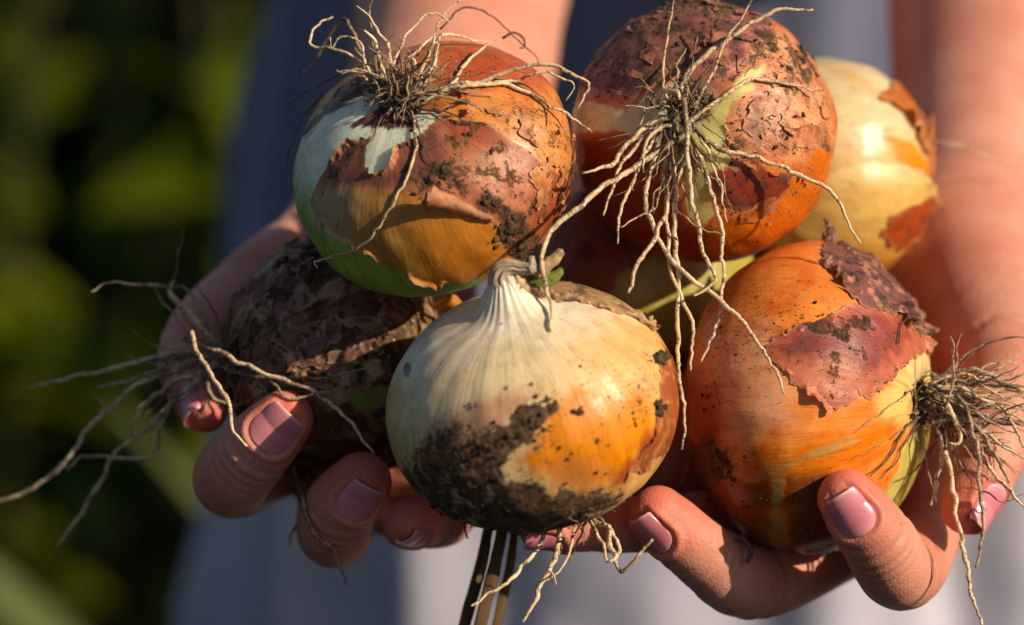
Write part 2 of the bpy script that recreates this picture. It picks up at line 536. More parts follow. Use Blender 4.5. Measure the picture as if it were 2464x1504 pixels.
def axis_coords(lo, f0, f1, hi, h, grow=1.07, hmax=45):
    mid = list(np.arange(f0, f1, h))
    a = []; x = f0; s = h
    while x > lo: s = min(s * grow, hmax); x -= s; a.append(x)
    b = []; x = mid[-1]; s = h
    while x < hi: s = min(s * grow, hmax); x += s; b.append(x)
    return np.array(a[::-1] + mid + b, np.float32)

def smin(a, b, k):
    h = np.clip(0.5 + 0.5 * (b - a) / k, 0, 1)
    return b * (1 - h) + a * h - k * h * (1 - h)

class Field:
    def __init__(s, xs, ys, zs):
        s.xs, s.ys, s.zs = xs, ys, zs
        s.F = np.full((len(xs), len(ys), len(zs)), 80.0, np.float32)
    def box(s, lo, hi):
        sl = []
        for c, a, b in zip((s.xs, s.ys, s.zs), lo, hi):
            i = max(np.searchsorted(c, a) - 1, 0); j = min(np.searchsorted(c, b) + 1, len(c))
            sl.append(slice(i, max(j, i + 1)))
        return tuple(sl)
    def pts(s, sl):
        return np.meshgrid(s.xs[sl[0]], s.ys[sl[1]], s.zs[sl[2]], indexing='ij', sparse=True)
    def chain(s, pts, k_in, k_out, n=None, flat=None):
        """pts rows x,y,z,r ; smooth chain, then blended into the field"""
        pts = np.asarray(pts, float)
        C = catmull(pts, n or 4 * len(pts))
        lo = (C[:, :3] - C[:, 3:]).min(0) - 70; hi = (C[:, :3] + C[:, 3:]).max(0) + 70
        big = s.box(lo, hi)
        G = np.full(s.F[big].shape, 80.0, np.float32)
        for a, b in zip(C[:-1], C[1:]):
            l2 = np.minimum(a[:3] - a[3], b[:3] - b[3]) - 70; h2 = np.maximum(a[:3] + a[3], b[:3] + b[3]) + 70
            sl = s.box(l2, h2)
            X, Y, Z = s.pts(sl)
            d = b[:3] - a[:3]; L = float(d @ d) + 1e-6
            t = np.clip(((X - a[0]) * d[0] + (Y - a[1]) * d[1] + (Z - a[2]) * d[2]) / L, 0, 1)
            r = a[3] + (b[3] - a[3]) * t
            dd = np.sqrt((X - a[0] - t * d[0]) ** 2 + (Y - a[1] - t * d[1]) ** 2 + (Z - a[2] - t * d[2]) ** 2) - r
            loc = tuple(slice(q.start - w.start, q.stop - w.start) for q, w in zip(sl, big))
            G[loc] = smin(G[loc], dd.astype(np.float32), k_in)
        s.F[big] = smin(s.F[big], G, k_out)
    def nail(s, Tp, d, n, r, w, l):
        """press the nail bed in and raise the fold round it"""
        sd = np.cross(n, d)
        sl = s.box(Tp - l - r, Tp + l + r)
        X, Y, Z = s.pts(sl)
        x, y, z = X - Tp[0], Y - Tp[1], Z - Tp[2]
        t = x * d[0] + y * d[1] + z * d[2]
        u = x * n[0] + y * n[1] + z * n[2]
        v = x * sd[0] + y * sd[1] + z * sd[2]
        al = np.arctan2(v, u)
        b = (t + 0.52 * l) / l
        rr = np.sqrt(u * u + v * v)
        am = w / r
        # rounded outline in (v-arc, t) space
        qa = np.abs(al) * r - w
        qb0 = -b * l; qb1 = (b - 1.0) * l
        rc = 0.75 * w
        ax = np.maximum(qa + rc, 0); bx = np.maximum(qb0 + rc, 0)
        q = np.where(t < 0.2 * l, np.sqrt(ax ** 2 + bx ** 2) - rc, qa)
        q = np.maximum(q, qa)
        inside = sstep(5, -5, q) * sstep(10, -10, qb1)
        fold = np.exp(-((q - 9) / 10.0) ** 2) * sstep(14, -14, qb1 + 10) * (np.abs(al) < 2.2)
        near = sstep(60, 20, np.abs(rr - r))
        s.F[sl] += ((6.0 * inside - 6.5 * fold) * near).astype(np.float32)
    def groove(s, c, d, n, r, offs, amp=3.0, wd=8.5):
        """creases across a joint, deepest on the n side"""
        d = d / np.linalg.norm(d); n = n - d * (n @ d); n = n / np.linalg.norm(n)
        sl = s.box(c - r * 1.6, c + r * 1.6)
        X, Y, Z = s.pts(sl)
        x, y, z = X - c[0], Y - c[1], Z - c[2]
        t = x * d[0] + y * d[1] + z * d[2]; u = x * n[0] + y * n[1] + z * n[2]
        wgt = sstep(-0.35 * r, 0.6 * r, u) * sstep(1.6 * r, 1.2 * r, np.sqrt(x * x + y * y + z * z))
        add = 0
        for o, m in offs:
            tt = t - o - 6 * np.sin(u / 23.0 + o)
            add = add + m * amp * np.exp(-(tt / wd) ** 2)
        s.F[sl] += (add * wgt).astype(np.float32)

def sample(fld, F0, p):
    out = []
    for c, v in zip((fld.xs, fld.ys, fld.zs), p.T):
        i = np.clip(np.searchsorted(c, v) - 1, 0, len(c) - 2); out.append((i, (v - c[i]) / (c[i + 1] - c[i])))
    (i, a), (j, b), (k, c_) = out
    r = 0
    for x in (0, 1):
        for y in (0, 1):
            for z in (0, 1):
                r = r + F0[i + x, j + y, k + z] * (a if x else 1 - a) * (b if y else 1 - b) * (c_ if z else 1 - c_)
    return r

def nail_mesh(Tp, d, n, r, w, l, r0, fld):
    F0 = fld.F
    sd = np.cross(n, d); nb, na = 30, 25
    bb = np.linspace(0, 1, nb); aa = np.linspace(-1, 1, na)
    sh = np.where(bb < 0.40, np.sqrt(np.maximum(1 - (1 - bb / 0.40) ** 2, 0)) * 0.97 + 0.03, np.where(bb > 0.9, 1 - 0.16 * ((bb - 0.9) / 0.1) ** 2, 1.0))
    B_, A_ = np.meshgrid(bb, aa, indexing='ij')
    al = A_ * sh[:, None] * w / r
    t = (B_ - 0.52) * l - 0.06 * l * A_ ** 2 * (B_ > 0.6) * (B_ - 0.6) / 0.4
    dirs = np.cos(al)[..., None] * n + np.sin(al)[..., None] * sd
    base = Tp + t[..., None] * d
    lo = np.full(al.shape, 0.3 * r); hi = np.full(al.shape, 2.2 * r)
    for _ in range(16):
        m = (lo + hi) / 2
        f = sample(fld, F0, (base + m[..., None] * dirs).reshape(-1, 3)).reshape(m.shape)
        lo = np.where(f < 0, m, lo); hi = np.where(f < 0, hi, m)
    R = lo.copy()
    k = int(0.5 * nb)
    mid = R[k]
    # beyond the middle the plate runs on nearly straight instead of dipping over the fingertip
    for q in range(k, nb):
        u = (bb[q] - bb[k]) / (1 - bb[k])
        R[q] = np.maximum(R[q], mid * (1 - 0.10 * u * u)) if u < 2 else R[q]
    R = R + 1.2 - 2.5 * A_ ** 2
    R[:, 0] -= 6; R[:, -1] -= 6; R[0] -= 5
    V = base + R[..., None] * dirs
    under = V[-1] - d * 7 - dirs[-1] * 6
    V = np.concatenate([V, under[None]], 0).reshape(-1, 3)
    nb += 1
    i, j = np.meshgrid(np.arange(nb - 1), np.arange(na - 1), indexing='ij')
    F = np.stack([i * na + j, i * na + j + 1, (i + 1) * na + j + 1, (i + 1) * na + j], -1).reshape(-1, 4)
    return V, F, np.concatenate([B_.ravel(), np.ones(na)])

def J(px, py, z, r):
    return np.array([*P(px, py, z), r])

def nrm(v):
    v = np.asarray(v, float); return v / np.linalg.norm(v)

def build_arm(spec, grid):
    fld = Field(*grid)
    for ch in spec["arm"]:
        fld.chain(ch, 40, 60, n=5 * len(ch))
    for ch in spec["palm"]:
        fld.chain(ch, 40, 70, n=4 * len(ch))
    nails = []; tips = []; creases = []
    for f in spec["fingers"]:
        pts = f["pts"]                      # MCP, PIP, DIP, T
        fld.chain(pts, 14, f.get("k", 26), n=18)
        T = pts[-1]; Dp = pts[-2]
        d = nrm(T[:3] - Dp[:3])
        n = np.asarray(f["n"], float); n = nrm(n - d * (n @ d))
        tips.append(T[:3] + d * T[3] * 0.3)
        for q, amp in ((len(pts) - 2, 5.0), (len(pts) - 3, 7.5)):
            c = pts[q][:3]; dd = nrm(pts[q + 1][:3] - pts[q - 1][:3]); r = pts[q][3]
            bend = c - 0.5 * (pts[q - 1][:3] + pts[q + 1][:3])
            no = nrm(nrm(bend) + 0.7 * n) if np.linalg.norm(bend) > 8 else n
            fld.groove(c, dd, no, r, [(-0.50 * r, 0.5), (-0.20 * r, 0.9), (0.10 * r, 1.0), (0.42 * r, 0.8), (0.74 * r, 0.45)], amp)
            fld.groove(c, dd, -no, r, [(-0.06 * r, 1.0), (0.08 * r, 0.6)], amp * 1.1)
            creases.append((c, r))
        w, l = f["nail"]
        nails.append(nail_mesh(T[:3], d, n, T[3], w, l, 0, fld))
        fld.nail(T[:3], d, n, T[3], w, l)
    V, Fq = surface_nets(fld.F, *grid)
    tipm = np.zeros(len(V)); cr = np.zeros(len(V))
    for tp in tips:
        tipm = np.maximum(tipm, sstep(190, 40, np.linalg.norm(V - tp, axis=1)))
    for c, r in creases:
        cr = np.maximum(cr, 0.5 * sstep(1.5 * r, 0.7 * r, np.linalg.norm(V - c, axis=1)))
    return V, Fq, nails, tipm, cr

# image-left arm (the person's right arm)
R_WR = P(950, 470, -950); R_MD = P(1075, 230, -1350); R_FA = P(1108, 0, -1800)
R_EL = R_FA + 1500 * nrm(R_FA - R_MD)
right_arm = dict(
    arm=[[np.append(R_WR, 215), np.append(R_MD, 268), np.append(R_FA, 296), np.append(0.45 * R_FA + 0.55 * R_EL, 350), np.append(R_EL, 345)],
         [np.append(R_EL, 345), np.append(np.array([-250, 3000, -3900]), 390), np.append(np.array([-560, 4500, -4300]), 430)]],
    palm=[[np.append(R_WR, 205), J(850, 720, -720, 150), J(690, 1080, -360, 108)],
          [np.append(R_WR, 205), J(900, 760, -730, 150), J(825, 1170, -440, 108)],
          [np.append(R_WR, 205), J(950, 780, -740, 145), J(950, 1190, -490, 104)],
          [np.append(R_WR, 205), J(1000, 780, -740, 140), J(1060, 1160, -520, 98)],
          [np.append(R_WR, 200), J(800, 622, -660, 150), J(640, 720, -450, 118)]],
    fingers=[
        dict(pts=[J(690, 1080, -360, 105), J(560, 1152, -60, 94), J(612, 1086, 105, 85), J(684, 1008, 150, 69)], n=(-0.05, -0.08, 1), nail=(55, 112)),
        dict(pts=[J(825, 1170, -440, 105), J(806, 1276, -70, 90), J(816, 1226, 100, 86), J(870, 1160, 150, 72)], n=(0.12, -0.40, 0.88), nail=(49, 98)),
        dict(pts=[J(950, 1190, -490, 100), J(1066, 1236, -200, 74), J(1024, 1250, -20, 68), J(972, 1253, 110, 58)], n=(0.25, -0.85, 0.6), nail=(42, 84)),
        dict(pts=[J(1060, 1160, -520, 94), J(1150, 1190, -260, 74), J(1168, 1180, -130, 66), J(1180, 1160, -60, 56)], n=(0.2, -0.85, 0.5), nail=(42, 84)),
        dict(pts=[J(800, 622, -660, 140), J(622, 705, -430, 114), J(474, 846, -215, 94), J(492, 984, -60, 58)], n=(-0.8, 0.05, 0.62), nail=(52, 112), k=40),
    ])
L_WR = P(2335, 575, -850); L_FA = P(2395, 60, -1800)
L_EL = L_WR + 2650 * nrm(L_FA - L_WR)
left_arm = dict(
    arm=[[np.append(L_WR, 190), np.append(L_WR + 0.28 * (L_FA - L_WR), 205), np.append(L_FA, 300), np.append(0.45 * L_FA + 0.55 * L_EL, 360), np.append(L_EL, 345)],
         [np.append(L_EL, 345), np.append(np.array([2500, 3000, -3900]), 390), np.append(np.array([2850, 4500, -4300]), 430)]],
    palm=[[np.append(L_WR, 185), J(2300, 880, -560, 150), J(2225, 1240, -260, 108)],
          [np.append(L_WR, 185), J(2220, 900, -620, 150), J(2045, 1280, -340, 108)],
          [np.append(L_WR, 185), J(2130, 900, -660, 145), J(1880, 1255, -430, 104)],
          [np.append(L_WR, 185), J(2080, 880, -680, 140), J(1740, 1100, -490, 100)],
          [np.append(L_WR, 185), J(2370, 720, -520, 165), J(2430, 880, -230, 132)]],
    fingers=[
        dict(pts=[J(2225, 1240, -260, 105), J(2172, 1378, 150, 88), J(2112, 1300, 330, 84), J(2038, 1200, 380, 68)], n=(-0.10, -0.22, 0.95), nail=(49, 112)),
        dict(pts=[J(2045, 1280, -340, 105), J(1822, 1398, 40, 90), J(1698, 1338, 190, 80), J(1584, 1238, 235, 68)], n=(-0.38, -0.62, 0.68), nail=(47, 108)),
        dict(pts=[J(1880, 1255, -430, 100), J(1600, 1262, 60, 66), J(1430, 1266, 130, 62), J(1300, 1272, 150, 52)], n=(0.0, -0.85, 0.5), nail=(44, 96)),
        dict(pts=[J(1740, 1120, -490, 104), J(1625, 1100, -300, 114), J(1500, 1110, -200, 84), J(1400, 1130, -140, 58)], n=(0.0, -0.85, 0.5), nail=(42, 84)),
        dict(pts=[J(2370, 720, -520, 150), J(2436, 880, -220, 128), J(2392, 1060, 40, 92), J(2328, 1222, 130, 64)], n=(0.85, 0.06, 0.5), nail=(54, 118), k=40),
    ])
HV = 5.5
gR = (axis_coords(-1500, P(370, 0, -300)[0], P(1080, 0, -200)[0], 800, HV), axis_coords(-760, P(0, 1390, 0)[1], P(0, 900, 0)[1], 5300, HV, 1.05), axis_coords(-5000, -330, 290, 380, HV, 1.05))
gL = (axis_coords(-200, P(1500, 0, 200)[0], P(2470, 0, -100)[0], 3300, HV, 1.05), axis_coords(-900, P(0, 1500, 0)[1], P(0, 1000, 0)[1], 5300, HV, 1.05), axis_coords(-5000, -200, 480, 560, HV, 1.05))
rv, rf, rn_, rt, rc = build_arm(right_arm, gR)
lv, lf, ln_, lt, lc = build_arm(left_arm, gL)
zb_add(rv); zb_add(lv)
pv = np.vstack([rv, lv]); pf = np.vstack([rf, lf + len(rv)])
tipm = np.concatenate([rt, lt]); crm = np.concatenate([rc, lc])
person_base = np.array([1010.0, 0, 0])
me = mesh_np("person", W(pv), pf)
grime = 0.75 * sstep(-0.2, 0.6, fbm(pv, 120, 3)) * sstep(-500, 0, pv[:, 2])
set_attr(me, "Msk", np.stack([tipm, crm * 0.7, grime], -1))
person = link("person", me, M_PERSON)
tag(person, "person in a pale dress with shade darkened top holding the onions in cupped hands", "person")
for Vn, Fn, tn in rn_ + ln_:
    m2 = mesh_np("fingernail", W(Vn), Fn); set_attr(m2, "T", tn)
    link("fingernail", m2, M_NAIL, person)

# dress: a loft round the body with hanging folds
nu, nv = 420, 90
uu = np.linspace(0, 2 * math.pi, nu, endpoint=False)
hh = np.linspace(0.35, 1.40, nv)
cx, cy = 1010 * KU, 0.52
V = np.zeros((nv, nu, 3))
for k, h in enumerate(hh):
    tt = (h - 0.35) / 1.05
    wx = np.interp(h, [0.35, 0.8, 1.0, 1.1, 1.25, 1.36, 1.40], [0.26, 0.205, 0.175, 0.165, 0.19, 0.18, 0.08])
    wy = np.interp(h, [0.35, 0.8, 1.0, 1.1, 1.25, 1.36, 1.40], [0.17, 0.125, 0.105, 0.10, 0.115, 0.10, 0.06])
    amp = np.interp(h, [0.35, 0.85, 1.05, 1.1, 1.4], [0.018, 0.007, 0.004, 0.002, 0.003])
    fold = np.sin(uu * 17 + 0.7 * np.sin(uu * 3 + 2 * h) + 1.5 * h) * 0.6 + np.sin(uu * 29 + 3 * h + 1.3 * np.sin(uu * 5)) * 0.3
    q = np.stack([np.cos(uu) * 0.2, np.sin(uu) * 0.2, np.full(nu, h)], -1)
    fold = fold + 0.8 * fbm(q, 0.07, 3)
    rr = 1 + amp * fold / 0.15
    V[k] = np.stack([cx + wx * rr * np.cos(uu), cy + wy * rr * np.sin(uu), np.full(nu, h)], -1)
i, j = np.meshgrid(np.arange(nv - 1), np.arange(nu), indexing='ij'); j2 = (j + 1) % nu
F = np.stack([i * nu + j, i * nu + j2, (i + 1) * nu + j2, (i + 1) * nu + j], -1).reshape(-1, 4)
vv = V.reshape(-1, 3)
kb = int(np.searchsorted(hh, 0.828))
def sub(rows, grow):
    Vs = V[rows].copy(); n_ = len(Vs)
    Vs[..., 0] = cx + (Vs[..., 0] - cx) * grow; Vs[..., 1] = cy + (Vs[..., 1] - cy) * grow
    i, j = np.meshgrid(np.arange(n_ - 1), np.arange(nu), indexing='ij'); j2 = (j + 1) % nu
    return Vs.reshape(-1, 3), np.stack([i * nu + j, i * nu + j2, (i + 1) * nu + j2, (i + 1) * nu + j], -1).reshape(-1, 4)
link("skirt", mesh_np("skirt", *sub(slice(0, kb + 2), 1.0)), M_CLOTH, person)
link("dress_top", mesh_np("dress_top", *sub(slice(kb, nv), 1.03)), M_DRESS_TOP, person)

# ------------------------------------------------------------------ onions
class Onion:
    pass

def poly_sd(px, py, poly):
    poly = np.asarray(poly, np.float32)
    d2 = np.full(px.shape, 1e12, np.float32); sgn = np.ones(px.shape, np.float32)
    n = len(poly)
    for a in range(n):
        x0, y0 = poly[a]; x1, y1 = poly[(a + 1) % n]
        ex, ey = x1 - x0, y1 - y0
        wx, wy = px - x0, py - y0
        t = np.clip((wx * ex + wy * ey) / (ex * ex + ey * ey + 1e-6), 0, 1)
        d2 = np.minimum(d2, (wx - ex * t) ** 2 + (wy - ey * t) ** 2)
        c = ((y0 <= py) & (y1 > py)) | ((y1 <= py) & (y0 > py))
        xi = x0 + (py - y0) / (y1 - y0 + 1e-9) * ex
        sgn = np.where(c & (px < xi), -sgn, sgn)
    return np.sqrt(d2) * sgn          # negative inside

class Paint:
    """pigment, soil and sheen laid on an onion's own surface"""
    def __init__(s, on, base):
        s.on = on
        s.p = on.V.reshape(-1, 3) - on.cen
        px, py = proj(on.V.reshape(-1, 3))
        s.n1 = fbm(s.p, 70, 4, on.seed); s.n2 = fbm(s.p, 70, 4, on.seed + 31); s.n3 = fbm(s.p, 22, 3, on.seed + 57)
        s.n4 = fbm(s.p, 24, 3, on.seed + 77)
        s.n5 = fbm(on.ang * np.array([34.0, 34.0, 0.9]), 2.2, 3, on.seed + 5)
        s.px0, s.py0 = px.astype(np.float32), py.astype(np.float32)
        s.front = sstep(-0.10, 0.12, on.N.reshape(-1, 3)[:, 2]).astype(np.float32)
        s.c = np.tile(np.asarray(base, float), (len(px), 1))
        s.dirt = np.zeros(len(px)); s.speck = np.zeros(len(px)); s.flesh = np.zeros(len(px))
    def sd(s, poly, amp=10.0, fine=4.0):
        return poly_sd(s.px0 + amp * s.n1 + fine * s.n3, s.py0 + amp * s.n2 + fine * s.n4, poly) + 9.0 * s.n5
    def m(s, poly, soft=8.0, amp=10.0, fine=4.0):
        return sstep(soft, -soft, s.sd(poly, amp, fine)) * s.front
    def e(s, cx, cy, rx, ry, soft=0.5, amp=10.0):
        x = (s.px0 + amp * s.n1 + 4 * s.n3 - cx) / rx; y = (s.py0 + amp * s.n2 + 4 * s.n4 - cy) / ry
        return sstep(1 + soft, 1 - soft, np.sqrt(x * x + y * y)) * s.front
    def mix(s, m, c):
        s.c = s.c * (1 - m[:, None]) + np.asarray(c) * m[:, None]; return s
    def noise(s, scale, lo, hi, off=0.0, octv=4):
        return sstep(lo, hi, fbm(s.p, scale, octv, s.on.seed + off))

def make_onion(name, label, cen, axis, a, c, nu, nv, seed, dimple=16, neck=60, neckw=0.2, lump=0.02, power=0.92, deform=None, ridges=0.0):
    on = Onion(); on.seed = seed
    on.cen = np.array(cen, float)
    w = nrm(axis)
    ref = np.array([0, 0, -1.0]) if abs(w[2]) < 0.8 else np.array([0, -1.0, 0.0])
    e1 = nrm(ref - w * (ref @ w)); e2 = np.cross(w, e1)
    on.w = w
    ph = np.linspace(0.012, math.pi - 0.012, nv)[:, None]; th = np.linspace(0, 2 * math.pi, nu, endpoint=False)[None, :]
    rho = a * np.sin(ph) ** power; h = c * np.cos(ph)
    rn = rho / a
    h = h - dimple * np.exp(-(rn / 0.2) ** 2) * (ph < math.pi / 2)
    h = h - neck * np.exp(-(rn / neckw) ** 2) * (ph > math.pi / 2)
    rho = rho + 0 * th; h = h + 0 * th
    dirv = np.cos(th)[..., None] * e1 + np.sin(th)[..., None] * e2
    V = rho[..., None] * dirv + h[..., None] * w
    q = V / a * 100
    lum = fbm(q, 75, 2, seed) * lump + 0.25 * lump * fbm(q, 20, 2, seed + 9)
    nearneck = np.exp(-(rn / 0.24) ** 2) * (ph > math.pi / 2)
    rid = 0.010 * ridges * nearneck * np.sin(th * 24 + 1.5 * np.sin(th * 5)) * np.minimum(rn / 0.08, 1) + 0.004 * np.sin(th * 9 + seed) * np.sin(ph) + 0.003 * np.sin(th * 23 + 2 * seed + 2 * np.sin(ph * 2)) * np.sin(ph)
    V = V * (1 + lum + rid)[..., None]
    if deform is not None:
        V = deform(V, ph, th, w, e1, e2)
    V = V + on.cen
    du = np.roll(V, -1, 1) - np.roll(V, 1, 1); dv = np.gradient(V, axis=0)
    Nn = np.cross(dv, du); Nn /= np.linalg.norm(Nn, axis=-1)[..., None] + 1e-9
    if ((Nn * (V - on.cen)).sum(-1)).mean() < 0: Nn = -Nn
    on.V, on.N, on.nu, on.nv = V, Nn, nu, nv
    on.ang = np.stack([np.cos(th) + 0 * ph, np.sin(th) + 0 * ph, ph / math.pi * 10 + 0 * th], -1).reshape(-1, 3)
    i, j = np.meshgrid(np.arange(nv - 1), np.arange(nu), indexing='ij'); j2 = (j + 1) % nu
    on.Fq = np.stack([i * nu + j, (i + 1) * nu + j, (i + 1) * nu + j2, i * nu + j2], -1).reshape(-1, 4)
    on.a, on.c = a, c
    base = on.cen + np.array([0, -a, 0])
    on.root = thing(name, base, label, "onion", "freshly dug onions held in the hands")
    zb_add(V.reshape(-1, 3))
    return on

def finish_bulb(on, pt, mat=None):
    pt.dirt = pt.dirt * (0.90 + 0.34 * np.clip(fbm(pt.p, 30, 4, on.seed + 23), -0.9, 0.6))
    part("bulb", on.V.reshape(-1, 3), on.Fq, mat or M_BULB, on.root,
         {"Col": np.clip(pt.c, 0, 1), "Msk": np.stack([np.clip(pt.dirt, 0, 1), np.clip(pt.speck, 0, 1), np.clip(pt.flesh, 0, 1)], -1), "Ang": on.ang})

def shell(on, pt, sd, name, colr, dirt, speck, off=5.0, lift=10.0, lw=26.0, crinkle=1.5, front_only=True, label=None, mat=None):
    """torn papery skin: the part of the onion's outline surface where sd<0, standing off it"""
    V = on.V.reshape(-1, 3); Nn = on.N.reshape(-1, 3)
    if front_only:
        sd = np.maximum(sd, (0.05 - Nn[:, 2]) * 200)
    ln = fbm(pt.p, 55, 3, on.seed + 91)
    sd = sd + 3.0 * fbm(pt.p, 9, 2, on.seed + 13)
    up = 0.5 * off + 1.0 * lift * np.clip(0.10 + 1.8 * ln, 0, 1.5) * sstep(-0.45 * lw, 0, sd) ** 1.5 + 0.45 * crinkle * fbm(pt.p, 44, 2, on.seed + 3)
    Vs = V + Nn * np.maximum(up, 1.6)[:, None]
    rim = (sstep(-8, -1, sd) * 0.45)[:, None]
    colr = colr * (1 - rim) + C8(206, 164, 122) * rim
    q = on.Fq
    tri = np.vstack([q[:, [0, 1, 2]], q[:, [0, 2, 3]]])
    ins = sd < 0
    cnt = ins[tri].sum(1)
    full = tri[cnt == 3]
    newV = [Vs]; base = len(Vs); faces = [full]
    ekeys = []; 
    def cut(sel, k):
        t = tri[sel]
        # rotate so that the odd one out is first
        odd = ins[t] if k == 1 else ~ins[t]
        r = odd.argmax(1)
        t = np.stack([t[np.arange(len(t)), (r + m) % 3] for m in range(3)], -1)
        return t
    t1 = cut(cnt == 1, 1); t2 = cut(cnt == 2, 2)
    E = np.vstack([t1[:, [0, 1]], t1[:, [0, 2]], t2[:, [0, 1]], t2[:, [0, 2]]])
    if len(E):
        Es = np.sort(E, 1)
        uq, inv = np.unique(Es, axis=0, return_inverse=True); inv = inv.ravel()
        s0, s1 = sd[uq[:, 0]], sd[uq[:, 1]]
        tt = (s0 / (s0 - s1))
        mixv = lambda A: A[uq[:, 0]] * (1 - tt)[:, None] + A[uq[:, 1]] * tt[:, None]
        newV.append(mixv(Vs))
        n1, n2 = len(t1), len(t2)
        a1 = base + inv[:n1]; b1 = base + inv[n1:2 * n1]; a2 = base + inv[2 * n1:2 * n1 + n2]; b2 = base + inv[2 * n1 + n2:]
        faces.append(np.stack([t1[:, 0], a1, b1], -1))
        faces.append(np.stack([a2, t2[:, 1], t2[:, 2]], -1)); faces.append(np.stack([a2, t2[:, 2], b2], -1))
    VV = np.vstack(newV); FF = np.vstack(faces)
    msk = np.stack([np.clip(dirt, 0, 1), np.clip(speck, 0, 1), np.zeros(len(V))], -1)
    if len(E):
        colr = np.vstack([colr, mixv(colr)]); msk = np.vstack([msk, mixv(msk)]); ang = np.vstack([on.ang, mixv(on.ang)])
    else: ang = on.ang
    used = np.zeros(len(VV), bool); used[FF.ravel()] = True
    remap = np.cumsum(used) - 1
    VV = VV[used]; FF = remap[FF]
    zb_add(VV)
    o = part(name, VV, FF, mat or M_SKIN, on.root, {"Col": np.clip(colr[used], 0, 1), "Msk": msk[used], "Ang": ang[used]})
    if label: o["label"] = label
    return o

def surf_at(on, px, py):
    V = on.V.reshape(-1, 3); x, y = proj(V)
    d = (x - px) ** 2 + (y - py) ** 2 + np.where(on.N.reshape(-1, 3)[:, 2] > 0, 0, 1e9)
    k = d.argmin(); return V[k], on.N.reshape(-1, 3)[k]

import bmesh
def _ico(sub):
    bm = bmesh.new(); bmesh.ops.create_icosphere(bm, subdivisions=sub, radius=1.0)
    v = np.array([x.co[:] for x in bm.verts]); bm.verts.index_update()
    f = np.array([[q.index for q in x.verts] for x in bm.faces]); bm.free(); return v, f
ICO2, ICO3 = _ico(2), _ico(3)

def clods(on, spots, name="soil"):
    """crumbs of soil stuck on an onion (too small to pick apart one by one)"""
    Vs = []; Fs = []; b = 0
    for (px, py, size, spread, n) in spots:
        for k in range(n):
            r = size * (0.16 + 0.7 * rng.random() ** 3) if n > 1 else size
            v, f = ICO3 if r > 11 else ICO2
            p, nn = surf_at(on, px + rng.normal() * spread, py + rng.normal() * spread)
            s = np.array([1, 0.7 + 0.5 * rng.random(), 0.6 + 0.4 * rng.random()]) * r
            d = 1 + 0.9 * fbm(v * 20 + rng.random(3) * 900, 13, 3)
            q = v * d[:, None] * s
            # squash along the normal
            q = q - nn * (q @ nn)[:, None] * 0.55
            Vs.append(q + p + nn * r * 0.10 + nn * 3); Fs.append(f + b); b += len(v)
    o = part(name, np.vstack(Vs), np.vstack(Fs), M_SOIL, on.root)
    o["kind"] = "stuff"
    return o

def root_plate(on, r, colr=(66, 46, 34), dome=10):
    """the corky disc the roots grow from"""
    w = on.w; V = on.V[0].mean(0)
    n1, n2 = 14, 40
    e1 = nrm(np.cross(w, [0.31, 0.8, 0.2])); e2 = np.cross(w, e1)
    pts = []
    for i in range(n1):
        t = i / (n1 - 1)
        for j in range(n2):
            th = 2 * math.pi * j / n2
            rr = r * t * (1 + 0.12 * math.sin(3 * th + on.seed) + 0.06 * math.sin(7 * th))
            pts.append(V + e1 * rr * math.cos(th) + e2 * rr * math.sin(th) + w * (dome * (1 - t * t) + 10 * t ** 2))
    pts = np.array(pts)
    pts = pts + w * (7 * fbm(pts, 12, 3))[:, None]
    i, j = np.meshgrid(np.arange(n1 - 1), np.arange(n2), indexing='ij'); j2 = (j + 1) % n2
    F = np.stack([i * n2 + j, (i + 1) * n2 + j, (i + 1) * n2 + j2, i * n2 + j2], -1).reshape(-1, 4)
    part("root_plate", pts, F, M_SOIL, on.root)

def root(on, pts, r, z0, z1, mat=None, lift=True, taper=0.55, wig=2.5, zmid=None, zs=None):
    """one root: path on the sketch, heights z0..z1"""
    mat = mat or M_ROOT
    pts = np.asarray(pts, float)
    seg = np.concatenate([[0], np.cumsum(np.linalg.norm(np.diff(pts, axis=0), axis=1))])
    t = seg / seg[-1]
    if zs is None:
        zz = z0 + (z1 - z0) * t + (0 if zmid is None else zmid * 4 * t * (1 - t))
    else: zz = np.asarray(zs, float)
    C = np.array([P(p[0], p[1], z) for p, z in zip(pts, zz)])
    n = int(np.clip(seg[-1] / 7, 10, 90))
    C = catmull(C, n)
    ph = rng.random(3) * 500
    q = np.stack([np.linspace(0, seg[-1], n) / 38.0 + ph[0], np.full(n, ph[1]), np.full(n, ph[2])], -1)
    env = sstep(0, 0.12, np.linspace(0, 1, n))[:, None]
    C = C + env * wig * 2.0 * np.stack([fbm(q, 1, 2), fbm(q, 1, 2, 5.3), fbm(q, 1, 2, 9.1)], -1)
    C = C + env * 1.6 * np.stack([fbm(q * 4, 1, 2, 2.2), fbm(q * 4, 1, 2, 6.3), 0 * q[:, 0]], -1)
    tt = np.linspace(0, 1, n)
    R = 0.64 * r * (1 - (1 - taper) * tt) * (1 - 0.35 * sstep(0.75, 1.0, tt)) * (1 + 0.20 * fbm(q * 2.5, 1, 3, 3.3)) * (1 + 0.25 * np.exp(-(tt / 0.05) ** 2))
    if lift:
        need = zb_get(C) + R + 1.5
        need = np.where(need < -1e6, -1e6, need)
        z = np.maximum(C[:, 2], need)
        for _ in range(3):
            z = np.convolve(np.pad(z, 2, mode='edge'), [.1, .2, .4, .2, .1], 'valid'); z = np.maximum(z, need)
        x, y = proj(C)
        C = np.array([P(a, b, c) for a, b, c in zip(x, y, z)])
    V, F, tv = tube_mesh(C, R, 8 if r > 4 else 6)
    return part("root", V, F, mat, on.root, {"T": tv})

